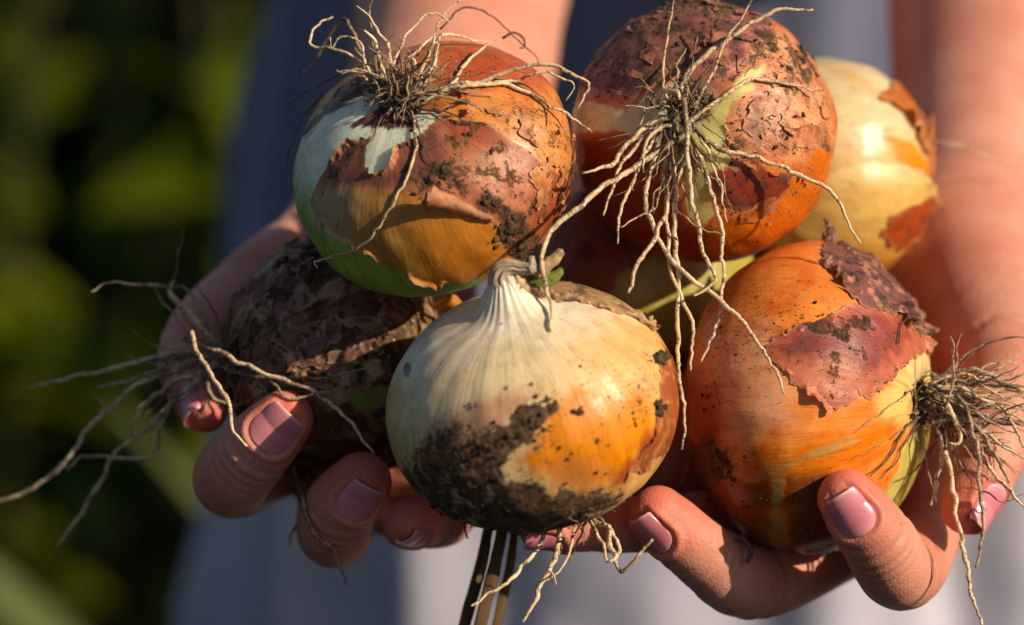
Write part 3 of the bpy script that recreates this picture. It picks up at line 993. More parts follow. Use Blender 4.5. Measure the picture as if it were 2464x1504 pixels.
def hairs(on, center, n, length, spread, r=1.8, mat=None, direc=None, name="root_hairs"):
    Vs = []; F4 = []; F3 = []; b = 0; ts = []
    for k in range(n):
        d = nrm((direc if direc is not None else on.w) + rng.normal(size=3) * spread)
        L = length * (0.4 + 0.9 * rng.random())
        p = center + rng.normal(size=3) * 22; p = p - on.w * ((p - center) @ on.w)
        c = [p]; dd = d
        for q in range(5):
            dd = nrm(dd + rng.normal(size=3) * 0.28 + np.array([0, -0.10, 0]))
            c.append(c[-1] + dd * L / 5)
        C = catmull(np.array(c), 14)
        V, F, t = tube_mesh(C, np.linspace(r, r * 0.4, 14) * (0.6 + 0.8 * rng.random()), 5)
        Vs.append(V); F4.append(F[0] + b); F3.append(F[1] + b); b += len(V); ts.append(t)
    o = part(name, np.vstack(Vs), [np.vstack(F4), np.vstack(F3)], mat or M_HAIR, on.root, {"T": np.concatenate(ts)})
    o["kind"] = "stuff"

# ---- A: the onion with a bare pale green shoulder, top of the heap beside the wrist
A = make_onion("onion", "onion with bare pale green flesh and a translucent brown skin, root tuft on top", P(1045, 402, 190), (-0.30, 0.64, 0.70), 338, 246, 500, 270, 1.7, dimple=20, neck=40)
p = Paint(A, C8(222, 148, 84))
p.mix(p.noise(60, 0.0, 0.7), C8(206, 118, 62))
p.mix(p.noise(34, 0.35, 0.6, 5) * 0.5, C8(150, 84, 50))
bare = [(835, 205), (1010, 260), (1062, 282), (1010, 320), (1005, 350), (955, 365), (940, 420), (1000, 470), (1130, 520), (1200, 600), (1240, 640), (1180, 720), (1000, 730), (820, 690), (680, 560), (680, 400), (745, 280)]
mb = p.m(bare, 4, 6, 4)
fl = C8(242, 246, 222)
gmix = sstep(390, 600, p.py0 + 0.35 * (760 - p.px0) + 24 * p.n1)
flc = fl * (1 - gmix[:, None]) + C8(160, 196, 84) * gmix[:, None]
strk = sstep(0.1, 0.6, fbm(np.stack([A.ang[:, 0] * 40, A.ang[:, 1] * 40, A.ang[:, 2] * 0.5], -1), 1.6, 3))
flc = flc * (1 - 0.35 * (strk * gmix)[:, None]) + C8(88, 132, 40) * (0.35 * strk * gmix)[:, None]
p.c = p.c * (1 - mb[:, None]) + flc * mb[:, None]
p.flesh = mb * 1.0
p.mix(p.m([(1040, 120), (1150, 88), (1275, 135), (1350, 215), (1210, 205), (1070, 225)], 26, 16) * 0.85, C8(182, 84, 52))
dk = p.m([(760, 270), (800, 225), (860, 175), (880, 220), (800, 260), (745, 330), (725, 330)], 8, 12, 6)
p.mix(dk, C8(74, 50, 44)); p.dirt += 0.42 * dk
p.mix(p.m([(848, 290), (905, 262), (1000, 290), (1010, 305), (930, 312), (850, 303)], 4, 5, 4), C8(104, 66, 56))
p.dirt += 0.4 * p.e(960, 245, 120, 60); p.dirt += 0.36 * p.m([(1160, 440), (1270, 510), (1380, 430), (1390, 520), (1300, 640), (1210, 640), (1180, 520)], 20)
p.speck += 0.55 * (1 - mb) + 0.28 * mb * p.e(860, 270, 160, 60)
p.dirt += 0.24 * p.m([(1240, 200), (1400, 300), (1400, 500), (1290, 400), (1200, 300)], 25)
p.dirt += 0.12 * (1 - mb)
finish_bulb(A, p)
# outer skin of A
sk = [(745, 482), (800, 395), (832, 335), (887, 334), (880, 390), (902, 418), (938, 408), (950, 352), (1012, 330), (1052, 288), (1180, 300), (1265, 362), (1330, 420), (1400, 430), (1400, 560), (1320, 610), (1250, 640), (1150, 668), (1020, 684), (930, 645), (872, 598), (772, 545)]
sd = p.sd(sk, 7, 5)
cs = np.tile(C8(208, 128, 92), (len(p.px0), 1))
def mixin(cs, m, c): return cs * (1 - m[:, None]) + np.asarray(c) * m[:, None]
cs = mixin(cs, p.noise(45, -0.1, 0.6, 12), C8(176, 94, 74))
low = p.m([(740, 480), (830, 448), (1000, 470), (1130, 505), (1190, 540), (1240, 640), (1010, 720), (800, 650)], 22, 10)
cs = mixin(cs, low, C8(206, 152, 82))
cs = mixin(cs, low * sstep(900, 760, p.px0), C8(206, 186, 138))
cs = mixin(cs, low * sstep(930, 1060, p.px0) * 0.8, C8(206, 130, 46))
pur = p.m([(780, 410), (840, 330), (890, 330), (900, 420), (960, 420), (960, 345), (1040, 300), (1080, 400), (1050, 450), (900, 455), (790, 445)], 18, 16)
cs = mixin(cs, pur * 0.85, C8(122, 70, 66))
cs = mixin(cs, p.m([(1060, 290), (1180, 300), (1275, 372), (1300, 440), (1240, 420), (1180, 350), (1090, 330)], 10, 12) * 0.8, C8(168, 72, 52))
cs = mixin(cs, p.e(1180, 400, 90, 40) * 0.7, C8(232, 170, 128))
cs = mixin(cs, p.e(1330, 470, 50, 130) * 0.7, C8(170, 84, 48))
dr = 0.37 * (1 - low) + 0.38 * p.m([(1165, 470), (1235, 505), (1300, 560), (1280, 620), (1225, 640), (1205, 560)], 20, 16) + 0.3 * p.e(1050, 425, 60, 40) + 0.25 * p.noise(70, 0.1, 0.7, 33) * (1 - low) + 0.05 * low
spk = 0.5 * (1 - low) + 0.12 * low
shell(A, p, sd, "papery_skin", cs, dr, spk, off=5, lift=9, label="translucent tan and rusty outer skin with torn upper edge")
A.p = p
# a curled strip of skin and its roll
def curled_flap(on, a_px, b_px, width, name, colr, turns=0.75, r0=16, r1=8, zoff=6, dirt=0.3, label=None):
    pa, na = surf_at(on, *a_px); pb, nb_ = surf_at(on, *b_px)
    n = 26; m = 20
    V = []; cc = []
    ax = nrm(pb - pa); nn = nrm(na + nb_); sd_ = np.cross(nn, ax)
    for i in range(n):
        t = i / (n - 1)
        p0 = pa * (1 - t) + pb * t
        r = r0 + (r1 - r0) * t
        wv = width * (1 - 0.5 * t) * (1 + 0.15 * math.sin(5 * t + 1))
        for j in range(m):
            s = j / (m - 1)
            ang = s * turns * 2 * math.pi
            rr = r * (1 - 0.25 * s)
            off = sd_ * (rr * math.sin(ang)) * -1 + nn * (zoff + rr * (1 - math.cos(ang)))
            V.append(p0 + off + ax * 5 * math.sin(3 * s + 9 * t))
    V = np.array(V); V += 2.2 * np.stack([fbm(V, 20, 2, 1), fbm(V, 20, 2, 2), fbm(V, 20, 2, 3)], -1)
    i, j = np.meshgrid(np.arange(n - 1), np.arange(m - 1), indexing='ij')
    F = np.stack([i * m + j, i * m + j + 1, (i + 1) * m + j + 1, (i + 1) * m + j], -1).reshape(-1, 4)
    cl = np.tile(np.asarray(colr), (len(V), 1)) * (0.8 + 0.4 * np.clip(fbm(V, 30, 3) + 0.5, 0, 1))[:, None]
    zb_add(V)
    o = part(name, V, F, M_SKIN, on.root, {"Col": cl, "Msk": np.tile([dirt, 0.3, 0], (len(V), 1)), "Ang": V / 40})
    if label: o["label"] = label
curled_flap(A, (1030, 462), (1190, 526), 40, "curled_skin", C8(204, 140, 96), 0.62, 36, 7, label="curled brown flap of torn skin")
clods(A, [(1052, 436, 14, 20, 26), (1175, 480, 10, 14, 18), (1225, 545, 11, 22, 50), (1250, 600, 12, 14, 34), (1085, 370, 8, 22, 12), (1120, 330, 10, 6, 6), (960, 270, 8, 34, 40), (1010, 300, 7, 20, 16)])
root_plate(A, 62)

# ---- B: big onion whose roots face us
B = make_onion("onion", "purple and rust blotched onion with its long cream roots hanging towards the camera", P(1692, 320, 0), (-0.17, 0.20, 0.965), 316, 296, 500, 270, 4.2, dimple=26, neck=40, lump=0.026)
p = Paint(B, C8(214, 128, 76))
p.mix(p.noise(55, 0.0, 0.7), C8(196, 92, 50))
up = p.m([(1370, 250), (1400, 140), (1500, 30), (1650, -40), (1800, -30), (1890, 40), (1850, 120), (1760, 190), (1690, 230), (1600, 190), (1540, 230), (1450, 240)], 26, 24, 6)
p.mix(up, C8(186, 118, 98))
p.mix(up * p.noise(60, -0.05, 0.4, 8), C8(112, 62, 66))
p.mix(up * p.m([(1480, 60), (1580, 40), (1600, 110), (1520, 150), (1460, 130)], 24, 16) * 0.8, C8(98, 50, 64))
rgt = p.m([(1800, 110), (1900, 80), (1990, 240), (2010, 360), (1930, 400), (1790, 350), (1750, 270), (1830, 200)], 24, 18)
p.mix(rgt, C8(232, 164, 118))
p.mix(rgt * p.noise(40, 0.15, 0.5, 22) * 0.8, C8(176, 92, 66))
p.mix(p.m([(1690, 560), (1790, 520), (1900, 460), (1990, 340), (2030, 380), (1960, 520), (1860, 620), (1720, 680)], 20, 12), C8(222, 120, 48))
p.mix(p.m([(1380, 320), (1500, 330), (1600, 370), (1640, 480), (1700, 560), (1700, 690), (1560, 660), (1420, 560)], 22, 14), C8(142, 50, 28))
b1 = p.m([(1355, 235), (1395, 215), (1440, 250), (1500, 262), (1545, 236), (1590, 250), (1610, 320), (1510, 322), (1420, 318), (1360, 310)], 5, 8, 4)
b2 = p.m([(1660, 260), (1730, 235), (1800, 175), (1838, 160), (1810, 210), (1765, 250), (1745, 290), (1760, 350), (1770, 392), (1725, 420), (1720, 520), (1690, 560), (1650, 510), (1640, 420), (1600, 330)], 5, 7, 4)
b3 = p.e(1645, 275, 85, 75, 0.3)
p.mix(np.maximum(b1, b3), C8(222, 220, 182)); p.mix(b2, C8(216, 206, 132))
bb = np.maximum.reduce([b1, b2, b3]); p.flesh = bb
p.mix(p.m([(1370, 250), (1400, 190), (1470, 215), (1540, 225), (1545, 250), (1500, 262), (1430, 245)], 8, 8) * 0.9, C8(190, 120, 104))
p.dirt += (0.34 + 0.16 * p.noise(80, 0.0, 0.6, 3)) * up * (1 - bb)
p.dirt += 0.34 * rgt * (1 - bb) + 0.16 * (1 - bb) + 0.3 * p.m([(1770, 280), (1800, 330), (1830, 400), (1770, 390), (1750, 330)], 14) + 0.35 * p.e(1940, 140, 40, 50) + 0.3 * p.m([(1500, 20), (1700, -20), (1800, 20), (1700, 40), (1560, 70), (1440, 130)], 20)
p.dirt += 0.25 * p.e(1640, 255, 60, 55) * 1.0
p.speck += 0.55 * (1 - bb) + 0.2 * bb
finish_bulb(B, p); B.p = p
sd = p.sd([(1705, 430), (1750, 405), (1800, 398), (1860, 420), (1905, 428), (1885, 470), (1830, 500), (1780, 505), (1740, 480), (1712, 470)], 10, 6)
cs = np.tile(C8(150, 62, 42), (len(p.px0), 1)); cs = mixin(cs, p.noise(26, 0, 0.5, 41), C8(108, 52, 44))
shell(B, p, sd, "papery_skin", cs, 0.30 + 0 * sd, 0.5 + 0 * sd, off=4, lift=7, lw=16, label="ragged dark red scrap of skin")
sd = p.sd([(1740, 300), (1800, 282), (1880, 300), (1960, 300), (1995, 330), (1960, 360), (1880, 345), (1800, 360), (1770, 395), (1748, 350)], 12, 6)
cs = np.tile(C8(226, 150, 108), (len(p.px0), 1)); cs = mixin(cs, p.noise(30, 0, 0.5, 42) * 0.7, C8(160, 88, 64))
shell(B, p, sd, "papery_skin", cs, 0.36 + 0 * sd, 0.5 + 0 * sd, off=4, lift=8, lw=16)
sd = p.sd([(1388, 200), (1420, 130), (1500, 60), (1600, 20), (1720, 30), (1700, 110), (1660, 160), (1600, 180), (1560, 215), (1520, 240), (1450, 215)], 14, 6)
cs = np.tile(C8(170, 108, 96), (len(p.px0), 1)); cs = mixin(cs, p.noise(50, -0.1, 0.5, 43), C8(98, 56, 62))
shell(B, p, sd, "papery_skin", cs, 0.40 + 0.2 * p.noise(60, 0, 0.6, 44), 0.55 + 0 * sd, off=5, lift=9, lw=20, label="purple outer skin crusted with soil")
clods(B, [(1600, 55, 9, 40, 40), (1700, 70, 8, 40, 30), (1930, 150, 10, 22, 24), (1760, 350, 8, 16, 24), (1870, 300, 6, 50, 30), (1640, 262, 7, 26, 40), (1780, 440, 5, 40, 22), (1480, 100, 7, 30, 22), (1840, 120, 6, 40, 24)])
root_plate(B, 56)

# ---- C: front onion with its neck up
Cax = nrm((0.20, -0.88, -0.42))
Con = make_onion("onion", "cream and amber onion at the front with a dried neck and caked soil underneath", P(1282, 978, 370), Cax, 338, 263, 540, 290, 8.3, dimple=14, neck=96, neckw=0.17, lump=0.014, power=0.88, ridges=0.6)
p = Paint(Con, C8(236, 214, 168))
p.mix(sstep(1240, 1560, p.px0 + 0.5 * (p.py0 - 880) + 40 * p.n1) * 0.9, C8(230, 176, 104))
p.mix(p.m([(1330, 960), (1460, 930), (1560, 940), (1600, 1020), (1520, 1130), (1420, 1180), (1280, 1120), (1230, 1110), (1290, 1040)], 30, 18), C8(228, 142, 44))
p.mix(sstep(1040, 950, p.px0 + 20 * p.n1) * sstep(800, 950, p.py0) * 0.6, C8(196, 180, 106))
p.mix(sstep(900, 760, p.py0 + 0.3 * (p.px0 - 1200) + 25 * p.n1) * 0.8, C8(242, 234, 214))
p.mix(p.m([(1050, 1000), (1200, 940), (1290, 950), (1240, 1020), (1120, 1060), (1020, 1080)], 26, 18) * 0.65, C8(188, 124, 100))
p.mix(p.m([(985, 1090), (1080, 1040), (1190, 1060), (1180, 1120), (1080, 1130), (1000, 1130)], 20, 16) * 0.8, C8(196, 112, 56))
p.mix(p.m([(1600, 830), (1650, 880), (1660, 980), (1600, 1080), (1500, 1150), (1440, 1190), (1520, 1100), (1585, 1010), (1600, 920)], 12, 10), C8(176, 92, 50))
p.mix(p.m([(1300, 1100), (1400, 1090), (1480, 1120), (1440, 1180), (1350, 1170)], 18, 16) * 0.7, C8(206, 128, 74))
band = p.m([(1000, 1090), (1090, 1020), (1190, 1030), (1270, 965), (1315, 955), (1345, 985), (1300, 1050), (1225, 1080), (1215, 1160), (1330, 1190), (1450, 1170), (1500, 1190), (1400, 1300), (1100, 1320), (960, 1240), (930, 1130)], 34, 30, 12)
p.dirt += 0.56 * band
core = p.m([(960, 1150), (1060, 1110), (1150, 1080), (1200, 1090), (1180, 1160), (1240, 1220), (1180, 1300), (1040, 1280), (960, 1220)], 22, 16)
p.dirt += 0.30 * core
p.dirt += 0.55 * p.m([(1200, 1150), (1330, 1185), (1440, 1185), (1530, 1130), (1480, 1230), (1350, 1300), (1180, 1300)], 18, 12) + 0.30 * 0.25 * p.m([(1170, 1060), (1260, 980), (1340, 960), (1330, 1010), (1250, 1060), (1210, 1110)], 10, 10) + p.m([(1170, 1060), (1260, 980), (1340, 960), (1330, 1010), (1250, 1060), (1210, 1110)], 10, 10)
p.dirt += 0.30 * p.m([(1040, 985), (1180, 985), (1270, 950), (1000, 1090), (960, 1110), (960, 1060)], 30, 20) + 0.22 * p.e(1580, 900, 45, 120) + 0.12 * p.e(1500, 950, 120, 80)
p.speck += 0.62 * band + 0.45 * p.e(1500, 930, 140, 90) + 0.5 * p.e(1060, 1060, 120, 60) + 0.10 + 0.3 * p.e(1560, 1060, 90, 90)
p.mix(p.e(980, 888, 10, 20, 0.3, 3), C8(92, 92, 96))
finish_bulb(Con, p); Con.p = p
sd = p.sd([(1255, 690), (1330, 668), (1400, 672), (1500, 700), (1570, 750), (1590, 800), (1560, 790), (1530, 768), (1480, 760), (1430, 735), (1360, 722), (1290, 716)], 7, 5)
cs = np.tile(C8(196, 160, 118), (len(p.px0), 1)); cs = mixin(cs, p.noise(30, 0, 0.5, 51), C8(124, 98, 82)); cs = mixin(cs, p.noise(20, 0.2, 0.6, 52), C8(222, 190, 140))
shell(Con, p, sd, "papery_skin", cs, 0.22 + 0 * sd, 0.3 + 0 * sd, off=5, lift=16, lw=30, front_only=False, label="loose papery skin on the shoulder")
sd = p.sd([(1590, 880), (1612, 860), (1650, 900), (1650, 1000), (1600, 1090), (1540, 1130), (1500, 1150), (1570, 1050), (1590, 980)], 8, 6)
cs = np.tile(C8(182, 100, 60), (len(p.px0), 1)); cs = mixin(cs, p.noise(22, 0, 0.5, 54), C8(216, 140, 84))
shell(Con, p, sd, "papery_skin", cs, 0.25 + 0 * sd, 0.4 + 0 * sd, off=3, lift=8, lw=16, front_only=False)
clods(Con, [(1586, 862, 19, 8, 22), (1562, 872, 8, 5, 6), (1587, 985, 13, 9, 26), (1290, 1010, 7, 34, 26), (1330, 965, 8, 14, 14), (1210, 1080, 9, 40, 24), (1110, 1130, 11, 50, 30), (1060, 1180, 12, 50, 26), (1250, 1240, 7, 70, 40), (1380, 1220, 6, 60, 34), (1130, 1060, 6, 50, 24), (1390, 990, 8, 6, 5), (1200, 840, 2, 90, 10), (1180, 1090, 5, 70, 90), (1290, 1010, 4, 50, 50), (1100, 1160, 6, 60, 70), (1330, 1230, 4, 90, 70), (1450, 1000, 2.5, 90, 30)])
# neck
neck = [(1228, 742, 478, 30), (1220, 712, 494, 35), (1212, 684, 508, 31), (1207, 660, 520, 26), (1222, 644, 528, 22), (1268, 648, 530, 16), (1316, 656, 526, 11)]
nc = catmull(np.array([np.append(P(a, b, c), r) for a, b, c, r in neck]), 46)
Vn, Fn, tn = tube_mesh(nc[:, :3], nc[:, 3], 96, flat=np.interp(np.linspace(0, 1, 46), [0, 0.35, 0.6, 1], [0.9, 0.95, 0.75, 0.5]),
                       ridge=lambda a, t: 1 + (0.03 + 0.10 * sstep(0.05, 0.5, t)) * (np.sin(a * 11 + 2.2 * t) + 0.6 * np.sin(a * 19 + 1 - 3 * t) + 0.5 * np.sin(a * 5 + 4 * t)))
Vn = Vn + 2.0 * fbm(Vn, 16, 2)[:, None]
ncol = np.tile(C8(224, 206, 176), (len(Vn), 1)); ncol = mixin(ncol, sstep(0.35, 0.9, tn) * 0.7, C8(160, 142, 124)); ncol = mixin(ncol, sstep(0.0, 0.6, fbm(Vn, 18, 3)) * 0.4, C8(150, 126, 100))
zb_add(Vn)
an = np.concatenate([np.tile(np.stack([np.cos(np.arange(96) * 2 * math.pi / 96), np.sin(np.arange(96) * 2 * math.pi / 96), 0 * np.arange(96.)], -1), (46, 1)), np.zeros((2, 3))]); an[:, 2] = tn * 2
part("neck", Vn, Fn, M_SKIN, Con.root, {"Col": ncol, "Msk": np.tile([0.2, 0.25, 0], (len(Vn), 1)), "Ang": an})
def stub(on, pts, radii, name, mat, colr=None, flat=0.6, label=None):
    c = catmull(np.array([np.append(P(*q), r) for q, r in zip(pts, radii)]), 24)
    V, F, t = tube_mesh(c[:, :3], c[:, 3], 18, flat=np.full(24, flat), ridge=lambda a, tt: 1 + 0.14 * np.sin(a * 5 + 3 * tt) + 0.1 * np.sin(a * 3 - 5 * tt))
    V = V + 2.5 * np.stack([fbm(V, 14, 2, 1), fbm(V, 14, 2, 2), fbm(V, 14, 2, 3)], -1)
    cl = np.tile(np.asarray(colr if colr is not None else C8(200, 170, 130)), (len(V), 1)) * (0.75 + 0.5 * np.clip(fbm(V, 12, 2) + 0.5, 0, 1))[:, None]
    o = part(name, V, F, mat, on.root, {"Col": cl, "Msk": np.tile([0.25, 0.3, 0], (len(V), 1)), "Ang": V / 30, "T": t})
    if label: o["label"] = label
stub(Con, [(1262, 690, 505), (1300, 676, 508), (1330, 668, 506), (1352, 652, 504)], [12, 15, 15, 8], "green_sprout", M_SPROUT, flat=0.7, label="short green sprout stub")
stub(Con, [(1290, 660, 525), (1312, 640, 522), (1336, 622, 518), (1352, 604, 514)], [10, 13, 14, 10], "dry_husk", M_SKIN, C8(196, 166, 120))
stub(Con, [(1285, 655, 540), (1280, 635, 540), (1282, 618, 540)], [7, 9, 6], "dry_husk", M_SKIN, C8(206, 190, 166))
stub(Con, [(1240, 660, 522), (1262, 690, 518), (1278, 702, 514)], [12, 15, 8], "dry_husk", M_SKIN, C8(222, 196, 150))

# ---- D: soil blackened onion in the shade
Don = make_onion("onion", "soil blackened purple onion in shade with long roots sticking out sideways", P(812, 862, -170), (-0.90, 0.03, 0.42), 304, 272, 460, 250, 12.9, dimple=12, neck=40, lump=0.03)
p = Paint(Don, C8(116, 72, 60))
p.mix(p.noise(60, 0.1, 0.5), C8(84, 44, 44))
p.mix(p.noise(48, 0.12, 0.40, 6), C8(206, 164, 128))
p.mix(p.noise(60, 0.3, 0.6, 16) * 0.7, C8(170, 112, 96))
p.mix(p.m([(520, 760), (600, 780), (640, 880), (560, 900), (510, 880)], 24) * 0.8, C8(112, 70, 36))
p.mix(p.m([(900, 720), (1140, 690), (1100, 860), (960, 880), (880, 800)], 30), C8(120, 92, 56))
gp = p.m([(820, 945), (900, 925), (990, 915), (990, 985), (860, 992)], 8, 10); p.mix(gp, C8(142, 150, 66))
lowd = sstep(930, 1010, p.py0 + 30 * p.n1) * p.front
p.mix(lowd * (1 - gp) * 0.7, C8(120, 66, 42))
p.dirt += 0.50 + 0.16 * p.noise(110, -0.2, 0.5, 2) - 0.3 * gp + 0.25 * p.m([(690, 640), (780, 590), (830, 640), (800, 700), (700, 740), (640, 700)], 16, 14)
p.speck += 0.5
finish_bulb(Don, p); Don.p = p
sd = p.sd([(640, 720), (720, 690), (800, 720), (900, 700), (960, 760), (900, 860), (800, 900), (700, 880), (640, 820)], 22, 8)
cs = np.tile(C8(150, 96, 88), (len(p.px0), 1)); cs = mixin(cs, p.noise(40, 0.0, 0.4, 61), C8(104, 58, 64)); cs = mixin(cs, p.noise(40, 0.2, 0.5, 62), C8(204, 166, 132))
shell(Don, p, sd, "papery_skin", cs, 0.44 + 0.1 * p.noise(70, 0, 0.5, 63), 0.5 + 0 * sd, off=4, lift=8, lw=18)
clods(Don, [(720, 640, 15, 26, 40), (760, 600, 12, 20, 24), (690, 690, 10, 26, 24), (850, 760, 8, 60, 30), (640, 800, 8, 50, 30), (780, 830, 7, 70, 40), (560, 850, 8, 24, 30)])
root_plate(Don, 46)
# leafy amber scrap lit between the bulbs
sp = np.array([P(1032, 738, 60), P(1060, 716, 75), P(1082, 704, 85), P(1100, 712, 80), P(1118, 735, 75), P(1126, 752, 60), P(1112, 764, 55), P(1080, 752, 62)])
cen_ = sp.mean(0) + np.array([0, 0, 14])
rings = [sp, sp * 0.66 + cen_ * 0.34, sp * 0.33 + cen_ * 0.67]
Vf = np.vstack(rings + [cen_[None]]); k = len(sp)
Vf = Vf + 3 * fbm(Vf, 16, 2)[:, None] * np.array([0, 0, 1])
Ff = []
for r_ in range(2):
    for q in range(k): Ff.append([r_ * k + q, r_ * k + (q + 1) % k, (r_ + 1) * k + (q + 1) % k, (r_ + 1) * k + q])
Ft = [[2 * k + q, 2 * k + (q + 1) % k, 3 * k] for q in range(k)]
part("torn_skin_flap", Vf, [np.array(Ff), np.array(Ft)], M_SKIN, Don.root, {"Col": np.tile(C8(226, 150, 52), (len(Vf), 1)), "Msk": np.tile([0.15, 0.2, 0], (len(Vf), 1)), "Ang": Vf / 30})

# ---- E: big orange onion on the right
E = make_onion("onion", "big orange onion with a peeling plum red skin, its dense root brush pointing sideways", P(1948, 958, 40), (0.92, -0.03, 0.38), 374, 284, 540, 290, 20.4, dimple=20, neck=60, lump=0.016)
p = Paint(E, C8(240, 148, 76))
p.mix(p.noise(80, 0.0, 0.7), C8(212, 104, 44))
p.mix(sstep(800, 640, p.py0 + 30 * p.n1) * 0.6, C8(226, 130, 72))
p.mix(p.m([(1690, 800), (1860, 770), (1900, 900), (1900, 1010), (1760, 1040), (1680, 960)], 40, 24) * 0.75, C8(238, 176, 136))
p.mix(p.m([(1640, 900), (1720, 930), (1740, 1100), (1850, 1200), (1800, 1300), (1660, 1150)], 30, 20) * 0.8, C8(176, 62, 30))
p.mix(p.m([(1990, 1010), (2130, 960), (2170, 1000), (2120, 1100), (1990, 1130), (1890, 1150), (1900, 1110)], 20, 12) * 0.7, C8(236, 130, 36))
rootside = p.m([(2120, 940), (2180, 850), (2245, 800), (2290, 880), (2270, 1020), (2180, 1030), (2110, 1010)], 26, 12)
p.mix(rootside, C8(238, 196, 118)); p.mix(p.m([(2175, 862), (2230, 820), (2260, 870), (2240, 1010), (2200, 1015), (2190, 930)], 12, 8) * 0.8, C8(232, 218, 156))
yg = p.m([(2190, 1040), (2235, 1010), (2275, 1010), (2275, 1120), (2220, 1240), (2150, 1230), (2130, 1190)], 7, 5)
p.mix(yg, C8(216, 208, 116)); p.flesh = yg
stk = sstep(0.35, 0.55, fbm(np.stack([E.ang[:, 0] * 40, E.ang[:, 1] * 40, E.ang[:, 2] * 0.6], -1), 1.5, 3, 7))
p.mix(stk * yg * 0.45, C8(160, 140, 70)); p.mix(stk * (1 - yg) * 0.28, C8(190, 96, 40))
pale = p.m([(1790, 1148), (1880, 1118), (1960, 1084), (2060, 1048), (2068, 1060), (1990, 1096), (1900, 1132), (1888, 1180), (1882, 1330), (1850, 1340), (1858, 1240), (1862, 1160), (1800, 1158)], 5, 5)
p.mix(0.85 * pale * (0.45 + 0.45 * p.noise(30, -0.3, 0.3, 9)), C8(186, 160, 98))
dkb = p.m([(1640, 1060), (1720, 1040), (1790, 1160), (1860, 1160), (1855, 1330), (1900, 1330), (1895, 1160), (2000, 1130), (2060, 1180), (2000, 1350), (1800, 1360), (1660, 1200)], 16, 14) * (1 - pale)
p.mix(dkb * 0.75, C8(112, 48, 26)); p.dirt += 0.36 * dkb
p.dirt += 0.42 * p.e(1712, 965, 26, 62) + 0.42 * p.e(1728, 1100, 40, 60) + 0.20 * p.e(1980, 800, 130, 60) + 0.04
p.speck += 0.32 + 0.3 * p.e(1850, 800, 200, 120) - 0.2 * yg
p.dirt += 0.35 * p.e(2222, 958, 40, 60)
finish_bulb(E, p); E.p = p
sd = p.sd([(1838, 842), (1870, 800), (1905, 786), (1960, 772), (2010, 745), (2070, 735), (2140, 752), (2215, 800), (2240, 850), (2185, 862), (2150, 905), (2120, 925), (2100, 960), (2062, 945), (2050, 975), (1985, 986), (1955, 950), (1915, 935), (1888, 925), (1880, 890)], 8, 6)
cs = np.tile(C8(214, 122, 92), (len(p.px0), 1))
cs = mixin(cs, p.m([(1890, 800), (2000, 755), (2120, 760), (2180, 800), (2110, 880), (2010, 870), (1930, 860)], 22, 20) * 0.85, C8(148, 54, 52))
cs = mixin(cs, p.m([(1870, 830), (1960, 790), (1980, 830), (1900, 860)], 14, 12) * 0.7, C8(122, 52, 56))
cs = mixin(cs, p.e(1990, 910, 80, 34) * 0.6, C8(234, 156, 120))
dr = 0.20 + 0.34 * p.m([(1940, 760), (2060, 750), (2100, 790), (2040, 820), (1960, 800)], 20, 14) + 0.2 * p.noise(40, 0.1, 0.5, 71)
shell(E, p, sd, "papery_skin", cs, dr, 0.45 + 0 * sd, off=6, lift=20, lw=34, crinkle=3, label="plum red peeling patch of skin with ragged lower edge")
sd = p.sd([(1975, 590), (2000, 566), (2060, 578), (2110, 604), (2180, 660), (2240, 745), (2275, 830), (2262, 850), (2215, 806), (2150, 758), (2070, 742), (2040, 716), (2010, 684), (1985, 650)], 7, 5)
cs = np.tile(C8(146, 92, 84), (len(p.px0), 1)); cs = mixin(cs, p.noise(30, 0, 0.5, 73), C8(98, 60, 62)); cs = mixin(cs, p.noise(22, 0.25, 0.6, 74), C8(214, 148, 122))
shell(E, p, sd, "papery_skin", cs, 0.40 + 0 * sd, 0.5 + 0 * sd, off=10, lift=44, lw=90, crinkle=3, front_only=False, label="dark lifted flap of dirty skin")
clods(E, [(1712, 965, 6, 20, 12), (1730, 1100, 6, 26, 14), (1990, 800, 7, 36, 24), (2060, 640, 9, 30, 20), (2225, 960, 9, 24, 50), (1770, 1180, 8, 40, 30), (1850, 860, 4, 90, 22)])
root_plate(E, 52)

# ---- F: pale peeled onion behind
Fon = make_onion("onion", "pale yellow half peeled onion with a cleft, behind the purple blotched one", P(1975, 412, -520), (-0.86, 0.10, 0.35), 288, 262, 320, 180, 31.7, dimple=4, neck=60, neckw=0.25, lump=0.02)
p = Paint(Fon, C8(222, 172, 84))
p.mix(sstep(480, 300, p.py0 + 20 * p.n1) * 0.9, C8(222, 208, 164))
p.mix(sstep(560, 640, p.py0 + 20 * p.n1) * 0.8, C8(224, 152, 56))
p.mix(p.m([(2130, 320), (2200, 340), (2250, 420), (2240, 480), (2170, 400)], 16, 8), C8(220, 146, 40))
p.mix(p.e(2110, 430, 60, 26) * 0.5, C8(246, 232, 190))
p.mix(p.m([(1960, 160), (2040, 150), (2120, 220), (2040, 200)], 16) * 0.5, C8(214, 160, 96))
p.flesh = np.ones(len(p.px0)) * 0.8; p.speck += 0.08
finish_bulb(Fon, p, M_FLESH); Fon.p = p
sd = p.sd([(1880, 500), (1960, 438), (2020, 408), (2090, 392), (2150, 394), (2200, 420), (2236, 470), (2290, 600), (2180, 720), (1900, 720)], 4, 1)
cs = np.tile(C8(226, 186, 108), (len(p.px0), 1)); cs = mixin(cs, sstep(470, 400, p.py0) * 0.7, C8(230, 208, 152)); cs = mixin(cs, sstep(520, 640, p.py0 + 14 * p.n1) * 0.85, C8(224, 150, 54))
